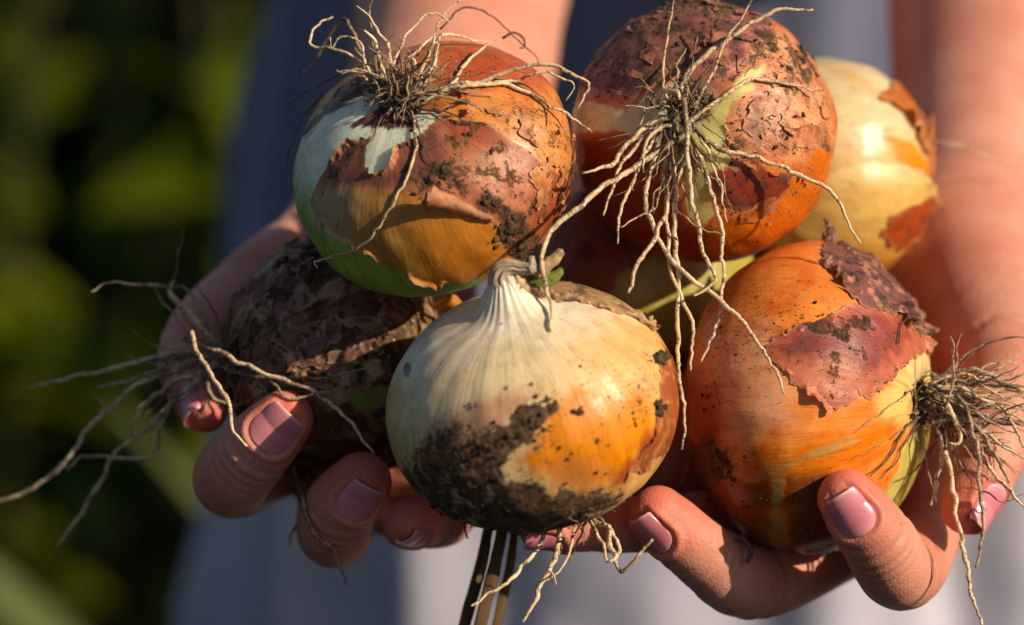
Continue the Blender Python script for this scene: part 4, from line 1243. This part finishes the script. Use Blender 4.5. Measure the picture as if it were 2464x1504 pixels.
shell(Fon, p, sd, "fleshy_scale", cs, 0 * sd, 0.1 + 0 * sd, off=44, lift=10, lw=60, crinkle=0, front_only=False, mat=M_FLESH, label="plump amber outer layer with a rounded upper edge")
sd = p.sd([(2108, 545), (2130, 512), (2175, 492), (2215, 470), (2240, 475), (2232, 520), (2205, 560), (2160, 590), (2120, 580)], 8, 5)
cs = np.tile(C8(190, 88, 46), (len(p.px0), 1)); cs = mixin(cs, p.noise(30, 0, 0.5, 81) * 0.6, C8(140, 66, 44))
shell(Fon, p, sd, "papery_skin", cs, 0.25 + 0 * sd, 0.4 + 0 * sd, off=54, lift=8, lw=18, label="rusty scrap of skin")
sd = p.sd([(2120, 235), (2165, 268), (2205, 320), (2245, 400), (2300, 480), (2300, 300), (2200, 180)], 8, 6)
cs = np.tile(C8(206, 120, 52), (len(p.px0), 1)); cs = mixin(cs, p.noise(30, 0, 0.5, 83) * 0.7, C8(158, 76, 40))
shell(Fon, p, sd, "papery_skin", cs, 0.2 + 0 * sd, 0.35 + 0 * sd, off=20, lift=26, lw=40, front_only=False, label="rusty brown peel along the edge")
stub(Fon, [(2228, 470, -470), (2238, 400, -480), (2240, 330, -490), (2244, 276, -500)], [13, 12, 9, 4], "dry_husk", M_SKIN, C8(206, 120, 56), flat=0.35)
stub(Fon, [(2222, 520, -460), (2238, 480, -460), (2250, 455, -465)], [14, 12, 5], "dry_husk", M_SKIN, C8(170, 70, 40), flat=0.4)

# ---- G: onion deep in the gap
G = make_onion("onion", "brown onion deep in the shaded gap between the others", P(1515, 665, -470), (0.3, -0.5, -0.6), 330, 300, 260, 140, 41.1, neck=30, lump=0.03)
p = Paint(G, C8(150, 74, 40))
p.mix(p.noise(60, 0, 0.5), C8(108, 56, 36))
yp = p.m([(1455, 740), (1490, 670), (1530, 640), (1600, 600), (1820, 560), (1820, 860), (1480, 820)], 10, 8); p.mix(yp, C8(176, 164, 82))
p.dirt += 0.3 * (1 - yp); p.speck += 0.4 * (1 - yp)
finish_bulb(G, p)

# ------------------------------------------------------------------ loose flakes of skin (too small to pick apart)
def flakes(on, region, thr, scale, off, dark, light, seed, lift=9):
    p = on.p
    f = fbm(p.p, scale, 4, on.seed + seed) + 0.5 * fbm(on.ang * np.array([20.0, 20.0, 1.2]), 3.0, 2, on.seed + seed)
    sd = (thr - f) * scale * 0.55 + (1 - region) * 60
    cs = p.c * 1.05
    cs = mixin(cs, p.noise(40, -0.2, 0.4, seed + 1) * 0.6, dark); cs = mixin(cs, p.noise(26, 0.1, 0.5, seed + 2) * 0.6, light)
    o = shell(on, p, sd, "skin_flakes", np.clip(cs, 0, 1), 0.22 + 0 * sd, 0.45 + 0 * sd, off=off, lift=lift, lw=22, crinkle=0.8)
    o["kind"] = "stuff"
p = A.p
flakes(A, np.maximum(p.m([(1060, 200), (1200, 180), (1380, 260), (1400, 500), (1290, 600), (1200, 470), (1280, 370), (1180, 290), (1080, 280)], 20), 0), 0.30, 34, 13, C8(150, 78, 50), C8(232, 176, 120), 101)
p = B.p
flakes(B, p.m([(1380, 200), (1500, 40), (1700, -40), (1900, 40), (2000, 250), (2000, 420), (1800, 600), (1760, 520), (1900, 420), (1760, 300), (1840, 180), (1700, 200), (1560, 200)], 20), 0.30, 58, 9, C8(120, 64, 58), C8(230, 166, 126), 102, 5)
p = Don.p
flakes(Don, p.front, 0.20, 42, 11, C8(90, 50, 48), C8(206, 166, 132), 104)

# ------------------------------------------------------------------ roots
def roots(on, lst):
    for q in lst:
        root(on, *q[:4], **(q[4] if len(q) > 4 else {}))
RD = dict(mat=M_ROOT_D); DK = dict(mat=M_HAIR, taper=0.7)
roots(A, [
    ([(929, 232), (924, 190), (920, 158), (900, 96), (877, 72)], 12, 330, 380),
    ([(945, 220), (939, 134), (915, 82), (886, 38), (857, 14)], 9, 330, 260),
    ([(905, 225), (893, 182), (872, 139), (862, 96), (824, 91), (800, 115), (792, 89)], 6.5, 330, 300),
    ([(890, 220), (852, 144), (790, 115), (747, 103), (757, 72), (802, 38)], 8, 300, 150),
    ([(900, 200), (860, 100), (823, 48), (771, 125), (725, 175)], 8, 280, -60, dict(mat=M_ROOT_D)),
    ([(940, 215), (948, 144), (977, 86), (1016, 38), (1054, 34), (1083, 53)], 7, 330, 260),
    ([(950, 225), (968, 158), (1006, 120), (1040, 82), (1064, 43), (1107, 0)], 6, 330, 240),
    ([(1011, 236), (1011, 182), (1030, 139), (1044, 86)], 11, 350, 350),
    ([(1005, 240), (1025, 192), (1044, 154), (1056, 106)], 9, 330, 320),
    ([(1020, 225), (1038, 180), (1050, 150), (1052, 120)], 7, 330, 300, RD),
    ([(1055, 225), (1078, 211), (1116, 158), (1169, 106), (1180, 100)], 9.5, 340, 300),
    ([(1040, 110), (1064, 86), (1112, 91), (1184, 103)], 7, 280, 200),
    ([(1001, 252), (1040, 226), (1092, 206), (1150, 202), (1198, 182), (1256, 163), (1323, 158), (1361, 166), (1385, 185), (1414, 202), (1409, 230), (1395, 259)], 10, 360, 420),
    ([(1010, 240), (1092, 202), (1160, 202), (1246, 192), (1304, 175), (1342, 185), (1380, 206), (1366, 240)], 7.5, 360, 360),
    ([(1020, 245), (1092, 212), (1160, 202), (1246, 211), (1313, 245), (1371, 278), (1424, 317)], 9.5, 350, 330),
    ([(982, 240), (996, 298), (999, 355), (977, 422), (939, 504), (900, 562), (848, 605), (790, 619), (756, 629), (761, 643)], 5.5, 380, 330, dict(taper=0.7)),
    ([(975, 200), (987, 140), (996, 149), (985, 170), (970, 190)], 8, 350, 380),
    ([(880, 215), (852, 170), (780, 197), (728, 230), (670, 266)], 4, 250, -120, dict(mat=M_HAIR, lift=False, taper=0.7)),
    ([(800, 225), (747, 259), (708, 326), (684, 408)], 4, 120, 40, dict(mat=M_HAIR, lift=False, taper=0.7)),
    ([(1060, 70), (1078, 53), (1110, 20), (1160, 24), (1232, 82), (1280, 130), (1300, 160)], 4, 200, 60, dict(mat=M_HAIR, taper=0.7)),
    ([(1210, 92), (1240, 80), (1262, 92), (1262, 110), (1248, 114)], 6, 90, 90, dict(mat=M_HAIR)),
    ([(915, 230), (895, 60), (890, 20), (905, -20)], 5, 320, 240, RD),
    ([(960, 240), (930, 190), (915, 150), (945, 120)], 5, 360, 380, RD),
    ([(985, 235), (950, 205), (905, 195), (880, 190)], 4, 370, 380, RD),
    ([(940, 240), (960, 170), (1000, 130), (1010, 110)], 4.5, 370, 380, RD),
    ([(1000, 255), (1060, 262), (1130, 235)], 4.5, 340, 330, DK),
    ([(1000, 262), (1050, 278), (1100, 276)], 4, 330, 320, DK),
    ([(930, 250), (900, 265), (880, 285)], 4, 330, 320, DK),
])
def thin_roots(on, px, py, n, a0, a1, L0, L1, z, seed, droop=40, zv=80, r=(2.2, 4.4)):
    """finer crooked roots out of the plate"""
    g_ = np.random.default_rng(seed)
    for k in range(n):
        a_ = math.radians(g_.uniform(a0, a1)); L = g_.uniform(L0, L1)
        x, y = px + g_.normal() * 20, py + g_.normal() * 14
        pts = [(x, y)]; zs_ = [z]
        m = int(g_.integers(4, 7)); zt = g_.uniform(-zv, zv)
        for q in range(m):
            a_ += g_.normal() * 0.32
            x += math.cos(a_) * L / m; y += -math.sin(a_) * L / m + droop * (q / m) ** 2 / m * 2
            pts.append((x, y)); zs_.append(z + zt * (q + 1) / m)
        root(on, pts, g_.uniform(*r) / 0.7, 0, 0, mat=[M_ROOT_D, M_ROOT_D, M_HAIR][k % 3], zs=zs_, wig=3.5, taper=0.5)
thin_roots(A, 955, 228, 34, 20, 165, 60, 190, 400, 3)
thin_roots(A, 990, 238, 10, -20, 40, 80, 260, 400, 4)
thin_roots(B, 1632, 285, 26, 215, 330, 80, 260, 330, 5, 60)
thin_roots(B, 1640, 250, 8, 30, 150, 60, 160, 330, 6)
thin_roots(Don, 522, 852, 22, 120, 250, 70, 240, -70, 7, 50, 60)
thin_roots(E, 2232, 960, 40, -75, 35, 90, 270, 195, 8, 60, 60)
thin_roots(Con, 1400, 1235, 5, 215, 330, 50, 120, 330, 9, 30)
hairs(A, A.V[0].mean(0) + A.w * 8, 70, 85, 0.75, 2.6, M_ROOT_D)
hairs(A, A.V[0].mean(0) + A.w * 4, 90, 60, 0.9, 1.7)
zB = 300
roots(B, [
    ([(1636, 250), (1639, 211), (1677, 149), (1754, 91), (1860, 29), (1960, 22)], 11.5, 310, 300),
    ([(1610, 250), (1596, 206), (1600, 144), (1610, 72), (1625, -12)], 6.5, 310, 330),
    ([(1670, 262), (1687, 226), (1716, 173), (1740, 115), (1773, 58), (1812, -12)], 7.5, 305, 330),
    ([(1585, 262), (1584, 235), (1602, 216), (1629, 218), (1636, 240)], 10, 330, 390, dict(taper=0.9)),
    ([(1655, 290), (1672, 283), (1725, 240), (1788, 202), (1845, 192), (1917, 206), (1985, 221)], 9, 320, 200),
    ([(1644, 236), (1650, 270), (1651, 307), (1653, 394), (1663, 461), (1677, 528), (1696, 614), (1720, 672), (1701, 696), (1665, 713)], 10, 360, 420, dict(taper=0.7)),
    ([(1655, 290), (1663, 322), (1687, 384), (1716, 470), (1732, 528), (1738, 600), (1738, 700), (1722, 790), (1685, 868)], 9, 330, 420, dict(taper=0.6)),
    ([(1612, 290), (1608, 336), (1620, 398), (1625, 461), (1624, 552), (1632, 672), (1632, 800), (1637, 920), (1650, 1000), (1641, 1080)], 10, 330, 440, dict(taper=0.6)),
    ([(1605, 300), (1605, 346), (1600, 432), (1603, 552), (1615, 648), (1639, 720), (1668, 790), (1662, 890)], 8.5, 320, 420, dict(taper=0.75)),
    ([(1595, 300), (1581, 355), (1562, 422), (1555, 490), (1577, 552), (1620, 629), (1668, 672), (1735, 720), (1790, 775), (1830, 835), (1860, 880), (1886, 948)], 10, 325, 460, dict(taper=0.75)),
    ([(1650, 315), (1639, 331), (1562, 379), (1485, 432), (1423, 470), (1380, 509), (1337, 542), (1308, 600), (1303, 648), (1312, 700), (1330, 745), (1328, 790)], 10.5, 340, 560, dict(taper=0.8)),
    ([(1620, 278), (1596, 288), (1553, 307), (1509, 350), (1471, 394), (1399, 415)], 11, 330, 420, dict(taper=0.6)),
    ([(1618, 296), (1591, 307), (1538, 346), (1495, 398), (1476, 456), (1452, 518)], 8.5, 330, 420),
    ([(1600, 310), (1562, 346), (1529, 422), (1500, 490), (1481, 585)], 8.5, 325, 410),
    ([(1620, 300), (1596, 307), (1562, 326), (1548, 365), (1548, 420)], 7.5, 345, 400),
    ([(1660, 285), (1668, 298), (1701, 365), (1725, 432), (1749, 533)], 6.5, 320, 340),
    ([(1668, 300), (1701, 336), (1749, 365), (1821, 379), (1908, 413), (1980, 446), (2013, 480), (2042, 533), (2068, 586)], 9.5, 325, 300, dict(taper=0.7)),
    ([(1655, 330), (1646, 379), (1629, 446)], 8, 330, 360),
    ([(1608, 420), (1605, 500), (1585, 555), (1562, 590), (1533, 638), (1512, 706)], 8.5, 345, 420, dict(taper=0.95)),
    ([(1575, 500), (1555, 514), (1519, 533), (1490, 547)], 4.5, 370, 390),
    ([(1625, 505), (1677, 542), (1744, 566)], 4, 400, 420, RD),
    ([(1570, 260), (1557, 235), (1538, 298), (1519, 336)], 5, 320, 340, RD),
    ([(1668, 310), (1700, 345), (1735, 400), (1748, 470), (1770, 515)], 3, 320, 320, RD),
    ([(1600, 330), (1590, 420), (1585, 480), (1570, 520)], 5, 330, 350, RD),
    ([(1630, 320), (1640, 400), (1620, 470), (1625, 520)], 5, 330, 350, RD),
    ([(1690, 300), (1740, 340), (1725, 375)], 2.6, 330, 330, DK),
    ([(1690, 180), (1660, 230), (1640, 250)], 4, 320, 320, DK),
    ([(1600, 250), (1560, 210), (1540, 190)], 4, 320, 310, RD),
    ([(1830, 100), (1815, 140), (1795, 190)], 3, 280, 300, DK),
])
hairs(B, B.V[0].mean(0) + B.w * 8, 80, 60, 0.9, 2.0, M_ROOT_D)
hairs(B, B.V[0].mean(0) + B.w * 4, 110, 48, 1.0, 1.6)
roots(Con, [
    ([(1345, 1250), (1319, 1274), (1286, 1328), (1226, 1394), (1130, 1457)], 9, 290, 420, dict(lift=False, taper=0.75)),
    ([(1366, 1240), (1352, 1280), (1340, 1346), (1301, 1388), (1286, 1442), (1256, 1493)], 10, 300, 420, dict(lift=False, taper=0.85, wig=4)),
    ([(1380, 1225), (1379, 1260), (1373, 1322), (1340, 1376), (1310, 1394)], 6, 290, 410, dict(lift=False)),
    ([(1400, 1215), (1406, 1232), (1430, 1274), (1454, 1316), (1463, 1349)], 8, 310, 410, dict(lift=False, taper=0.8)),
    ([(1415, 1225), (1436, 1262), (1466, 1274), (1466, 1310), (1484, 1334), (1466, 1352)], 10, 320, 420, dict(lift=False, taper=0.95, wig=3.5)),
    ([(1430, 1235), (1472, 1286), (1490, 1316), (1484, 1352), (1499, 1376), (1532, 1340), (1571, 1304)], 7, 310, 420, dict(lift=False, taper=1.1, wig=3.5)),
    ([(1420, 1215), (1442, 1196), (1520, 1148), (1574, 1120)], 5, 330, 390, dict(lift=False)),
    ([(1430, 1225), (1470, 1200), (1500, 1180), (1560, 1130)], 6, 300, 370, dict(lift=False, mat=M_ROOT_D)),
    ([(1320, 1376), (1335, 1395), (1340, 1405)], 4, 410, 415, dict(lift=False)),
    ([(1230, 1280), (1262, 1270), (1275, 1262)], 4, 450, 460, dict(lift=False)),
    ([(1118, 1268), (1120, 1285), (1124, 1292)], 5, 470, 475, dict(lift=False, mat=M_HAIR)),
])
hairs(Con, P(1400, 1225, 330), 24, 50, 0.9, 2.0, M_HAIR, direc=np.array([0.3, -0.6, 0.5]))
LF = dict(lift=True)
roots(Don, [
    ([(525, 848), (461, 843), (384, 859), (288, 881), (179, 907), (67, 932)], 11, -60, -290),
    ([(522, 855), (461, 865), (358, 900), (237, 932)], 9, -60, -270),
    ([(520, 858), (474, 865), (384, 904), (307, 942), (250, 993), (198, 1051), (166, 1102), (83, 1172), (-12, 1210)], 10.5, -60, -310, dict(taper=0.8)),
    ([(520, 870), (474, 897), (410, 923), (358, 961), (326, 1012), (323, 1048)], 10, -40, -200, dict(taper=0.8)),
    ([(525, 875), (486, 904), (435, 948), (403, 987), (378, 1038), (378, 1083), (346, 1102), (275, 1102), (198, 1092), (173, 1112), (160, 1125)], 9, -40, -270, dict(taper=0.6, wig=4)),
    ([(505, 890), (440, 950), (397, 987), (333, 1051), (282, 1089), (243, 1153), (198, 1230), (141, 1313)], 9, -40, -300, dict(taper=0.8)),
    ([(500, 860), (470, 830), (461, 797), (474, 846), (512, 904), (544, 961), (563, 1032), (598, 1073)], 10, 40, 330, dict(taper=0.8, zs=[40, 90, 130, 170, 220, 270, 310, 330])),
    ([(442, 814), (512, 840), (576, 872), (640, 900), (723, 929), (781, 961), (838, 1012), (877, 1064), (899, 1089)], 9, 90, 270, dict(taper=0.8)),
    ([(535, 880), (560, 897), (640, 910), (736, 907), (826, 900), (890, 888)], 7, 40, 240, RD),
    ([(640, 905), (691, 958), (760, 945), (819, 939)], 6.5, 150, 230, dict(taper=0.9, mat=M_ROOT_D)),
    ([(530, 830), (499, 801), (448, 744), (410, 705), (416, 676)], 18, -60, -60, dict(taper=0.5)),
    ([(414, 680), (416, 668), (429, 616), (438, 549)], 5.5, -60, -60, dict(mat=M_HAIR, lift=False)),
    ([(415, 690), (403, 692), (320, 680), (256, 683), (221, 705)], 7, -60, -60, dict(lift=False)),
    ([(371, 692), (410, 750), (448, 795), (490, 830)], 5.5, -40, -60, dict(mat=M_ROOT_D, lift=False)),
    ([(420, 690), (450, 700), (480, 750), (505, 800)], 6, -60, -60, RD),
    ([(505, 900), (499, 929), (512, 955), (550, 974), (582, 974)], 8, 40, 60, RD),
    ([(218, 936), (262, 987), (314, 1025)], 2.2, -150, -160, dict(lift=False)),
    ([(540, 830), (556, 790), (572, 750)], 3.5, 60, 120, RD),
    ([(535, 825), (520, 770), (508, 735), (470, 690)], 4, 30, 40, DK),
    ([(540, 820), (545, 770), (555, 740)], 4, 30, 30, DK),
    ([(430, 860), (380, 890), (330, 905), (290, 915)], 5, -60, -120, RD),
    ([(455, 930), (400, 990), (350, 1040), (330, 1050)], 6, -40, -120, RD),
    ([(704, 1121), (722, 1180), (736, 1236), (765, 1290), (800, 1326), (838, 1413)], 8, 20, 120, dict(mat=M_ROOT_D, taper=1.0)),
    ([(735, 1200), (728, 1240), (691, 1313)], 7, -30, -20, dict(mat=M_ROOT_D, lift=False, taper=0.9)),
])
hairs(Don, Don.V[0].mean(0) + Don.w * 6, 60, 80, 0.7, 2.4, M_ROOT_D)
hairs(Don, Don.V[0].mean(0) + Don.w * 4, 70, 50, 0.9, 1.8)
eb = (2222, 962)
el = [
    ([(2240, 990), (2254, 1018), (2270, 1074), (2286, 1142), (2302, 1242), (2318, 1322), (2332, 1400), (2352, 1470), (2372, 1515)], 10, 190, 380, dict(taper=0.75)),
    ([(2250, 1030), (2262, 1090), (2254, 1170), (2242, 1218)], 8, 170, 240, dict(taper=0.9)),
    ([(2300, 950), (2326, 982), (2342, 1042), (2354, 1102), (2358, 1182), (2366, 1282), (2358, 1322), (2345, 1367)], 9, 230, 330, dict(mat=M_ROOT_D, taper=0.8)),
    ([(2260, 1020), (2282, 1074), (2318, 1122), (2342, 1166), (2382, 1190), (2418, 1208), (2474, 1178)], 4.5, 190, 250, RD),
    ([(2280, 990), (2318, 1042), (2374, 1114), (2422, 1170), (2474, 1232)], 8, 220, 280, dict(taper=0.8)),
    ([(2300, 980), (2350, 1026), (2394, 1098), (2430, 1166)], 9, 220, 300, dict(taper=0.8, mat=M_ROOT_D)),
    ([(2310, 990), (2358, 1030), (2406, 1070), (2476, 1116)], 8.5, 210, 250),
    ([(2245, 915), (2294, 898), (2350, 890), (2390, 906), (2406, 922), (2476, 932)], 12, 190, 210, RD),
    ([(2260, 910), (2302, 886), (2350, 846), (2398, 818), (2474, 812)], 5, 180, 160, DK),
    ([(2290, 930), (2397, 914), (2437, 910), (2474, 892)], 5, 210, 200, DK),
    ([(2300, 1060), (2346, 1038), (2386, 1010), (2430, 982), (2474, 966)], 4.5, 240, 250, DK),
    ([(2276, 990), (2282, 962), (2290, 914), (2294, 842), (2286, 808)], 6.5, 240, 260, dict(mat=M_ROOT_D)),
    ([(2230, 940), (2270, 954), (2290, 994), (2310, 1034), (2306, 1066), (2282, 1066)], 8.5, 220, 250, dict(taper=0.85)),
    ([(2240, 900), (2294, 914), (2345, 922), (2405, 934), (2474, 946)], 8, 190, 190),
    ([(2240, 930), (2300, 930), (2365, 958), (2413, 978), (2437, 1026), (2460, 1080)], 8, 215, 230, dict(taper=0.9)),
    ([(2245, 950), (2310, 946), (2385, 970), (2474, 1016)], 8, 205, 200),
    ([(2240, 960), (2300, 975), (2350, 1000), (2474, 1020)], 7, 215, 200, RD),
    ([(2245, 975), (2290, 1000), (2330, 1060), (2345, 1085)], 7, 220, 260, RD),
    ([(2235, 925), (2280, 905), (2340, 908), (2400, 950), (2474, 985)], 6.5, 200, 210),
    ([(2250, 940), (2320, 990), (2380, 1000), (2474, 1040)], 6, 225, 230, RD),
    ([(2240, 985), (2262, 1040), (2300, 1100), (2330, 1150)], 6, 200, 230, RD),
    ([(2225, 995), (2178, 1030), (2138, 1094), (2098, 1146)], 4.5, 190, 250, dict(mat=M_HAIR, taper=0.8)),  # dark strand laid on the bulb to stand for a root's shadow
    ([(2230, 1000), (2190, 1050), (2160, 1100), (2120, 1150)], 3.5, 190, 250, dict(mat=M_HAIR, taper=0.8)),
    ([(2215, 985), (2180, 1030), (2100, 1080), (2050, 1110)], 2.4, 200, 260, RD),
    ([(2162, 826), (2178, 774), (2206, 758), (2234, 794)], 3, 240, 150, dict(mat=M_HAIR)),
    ([(2190, 940), (2130, 985), (2060, 1040)], 2.5, 250, 300, RD),  # thin strand drawn along the line of a root's cast shadow
    ([(1780, 1292), (1796, 1308), (1806, 1330), (1800, 1352)], 13, 230, 250, dict(mat=M_HAIR, taper=0.8, lift=False)),
]
for k in range(20):
    a0 = rng.uniform(-0.55, 0.65); L = rng.uniform(130, 280); y0 = 962 + rng.normal() * 34
    dx = math.cos(a0) * L; dy = math.sin(a0) * L + 20
    z_ = 195 + rng.normal() * 14
    el.append(([(2228 + rng.uniform(0, 14), y0), (2228 + dx * 0.35, y0 + dy * 0.2 + rng.normal() * 10), (2228 + dx * 0.7, y0 + dy * 0.6 + rng.normal() * 14), (2228 + dx, y0 + dy + rng.normal() * 16)],
               rng.uniform(5, 8), z_, z_ + rng.uniform(-60, 60), dict(mat=[M_ROOT, M_ROOT_D][k % 2])))
roots(E, el)
hairs(E, E.V[0].mean(0) + E.w * 8, 80, 90, 0.6, 2.2, M_ROOT_D)
hairs(E, E.V[0].mean(0) + E.w * 4, 100, 40, 1.0, 1.7)
roots(Fon, [([(2238, 340, ), (2300, 350), (2380, 375), (2474, 412)], 5, -520, -620, dict(lift=False, taper=0.5))])

# dried leaves of an onion hanging below the hands
st = thing("dried_onion_stalk", P(1150, 1530, 40), "dark limp dried onion leaves hanging below the front onion", "dried leaves")
for (x0, y0, x1, y1, r, z) in [(1180, 1240, 1104, 1560, 14, 40), (1212, 1240, 1142, 1560, 15, 70), (1242, 1250, 1184, 1560, 11, 30), (1170, 1300, 1150, 1400, 6, 60)]:
    c = catmull(np.array([np.append(P(x0, y0, z - 20), r * 0.8), np.append(P((x0 * .6 + x1 * .4) + 6, y0 * .6 + y1 * .4, z), r), np.append(P(x1, y1, z + 20), r)]), 26)
    V_, F_, t_ = tube_mesh(c[:, :3], c[:, 3], 14, flat=np.full(26, 0.4), ridge=lambda a, t: 1 + 0.15 * np.sin(3 * a + 4 * t) + 0.06 * np.sin(8 * a))
    V_ = V_ + 2 * fbm(V_, 30, 2)[:, None]
    part("dried_leaf", V_, F_, M_STALK, st)

# ------------------------------------------------------------------ garden behind
def leaf_geo(base, d, up, L, wd, bend):
    n = 7
    d = nrm(d); s = nrm(np.cross(d, up)); nn = np.cross(s, d)
    V = []
    for i in range(n):
        t = i / (n - 1)
        p0 = base + d * L * t - np.array([0, 0, 1.0]) * bend * L * t * t
        w = wd * math.sin(math.pi * min(t * 0.93 + 0.05, 1)) ** 0.8
        V += [p0 - s * w + nn * w * 0.25, p0, p0 + s * w + nn * w * 0.25]
    F = []
    for i in range(n - 1):
        b = i * 3
        F += [[b, b + 1, b + 4, b + 3], [b + 1, b + 2, b + 5, b + 4]]
    return np.array(V), np.array(F)

def plant(x, y, h, n, L, mat, label, rg, spread=0.2, stems=5):
    root_ = bpy.data.objects.new("garden_plant", None); col.objects.link(root_); root_.location = (x, y, 0)
    tag(root_, label, "plant", "garden plants behind the hands")
    SV = []; S4 = []; S3 = []; b = 0; LV = []; LF_ = []; lb = 0
    for s in range(stems):
        a = rg.uniform(0, 6.28); lean = rg.uniform(0.2, 1) * spread
        top = np.array([math.cos(a) * lean, math.sin(a) * lean, h * rg.uniform(0.75, 1.05)])
        c = catmull(np.array([[0, 0, -0.02], top * 0.5 * np.array([0.6, 0.6, 1]), top]), 16)
        V_, F_, _ = tube_mesh(c, np.linspace(0.006, 0.0025, 16), 7)
        SV.append(V_); S4.append(F_[0] + b); S3.append(F_[1] + b); b += len(V_)
        for k in range(n // stems):
            t = rg.uniform(0.12, 1.0); q = c[int(t * 15)]
            az = rg.uniform(0, 6.28); el_ = rg.uniform(-0.2, 0.9)
            d = np.array([math.cos(az) * math.cos(el_), math.sin(az) * math.cos(el_), math.sin(el_)])
            ll = L * rg.uniform(0.6, 1.25)
            V2, F2 = leaf_geo(q, d, np.array([0, 0, 1.0]) + rg.normal(size=3) * 0.3, ll, ll * rg.uniform(0.2, 0.3), rg.uniform(0.1, 0.7))
            LV.append(V2); LF_.append(F2 + lb); lb += len(V2)
    link("stem", mesh_np("stem", np.vstack(SV), [np.vstack(S4), np.vstack(S3)]), M_STEM, root_)
    link("foliage", mesh_np("foliage", np.vstack(LV), np.vstack(LF_)), mat, root_)
    return root_
rg = np.random.default_rng(5)
plant(-0.46, 1.12, 0.52, 170, 0.07, M_LEAF, "broad leaved green plant nearest behind the long sideways roots", rg, 0.22)
plant(-0.21, 1.55, 0.72, 72, 0.095, M_LEAF_Y, "yellow green plant with sunlit top leaves right beside the blue dress top", rg, 0.07, 4)
plant(-0.40, 1.75, 0.66, 70, 0.08, M_LEAF_Y, "sparse yellow green plant between the darker ones, farther along the bed", rg, 0.2, 4)
plant(-0.62, 1.55, 0.74, 130, 0.12, M_LEAF_SHADE, "shade darkened leafy plant at the far edge of the garden bed", rg, 0.25)
plant(-0.36, 2.05, 0.70, 130, 0.11, M_LEAF_SHADE, "shade darkened plant farthest back, behind the yellow green one", rg, 0.25)
plant(0.45, 1.30, 0.80, 160, 0.10, M_LEAF_SHADE, "added plant out of sight behind the skirt, shading the garden bed", rg, 0.25)  # unseen plant, added to keep the sun off the leaves at left
# dry blades in the lower corner
dr_ = bpy.data.objects.new("dry_leaf_clump", None); col.objects.link(dr_); dr_.location = (0.20, 0.86, 0.0)
tag(dr_, "pale dry strap leaves arching low beside the dress", "dry leaves")
for k, (dx, dy, dz, L, w) in enumerate([(-0.55, 0.0, 0.83, 0.90, 0.012), (-0.62, 0.06, 0.80, 0.86, 0.010), (-0.47, -0.02, 0.86, 0.86, 0.010), (-0.70, 0.05, 0.72, 0.84, 0.009)]):
    V2, F2 = leaf_geo(np.array([0.02 * k - 0.03, 0.03 * k, 0.0]), np.array([dx, dy, dz]), np.array([0, -0.6, 0.8]), L, w, 0.14)
    link("leaf_blade", mesh_np("leaf_blade", V2, F2), M_DRY, dr_)
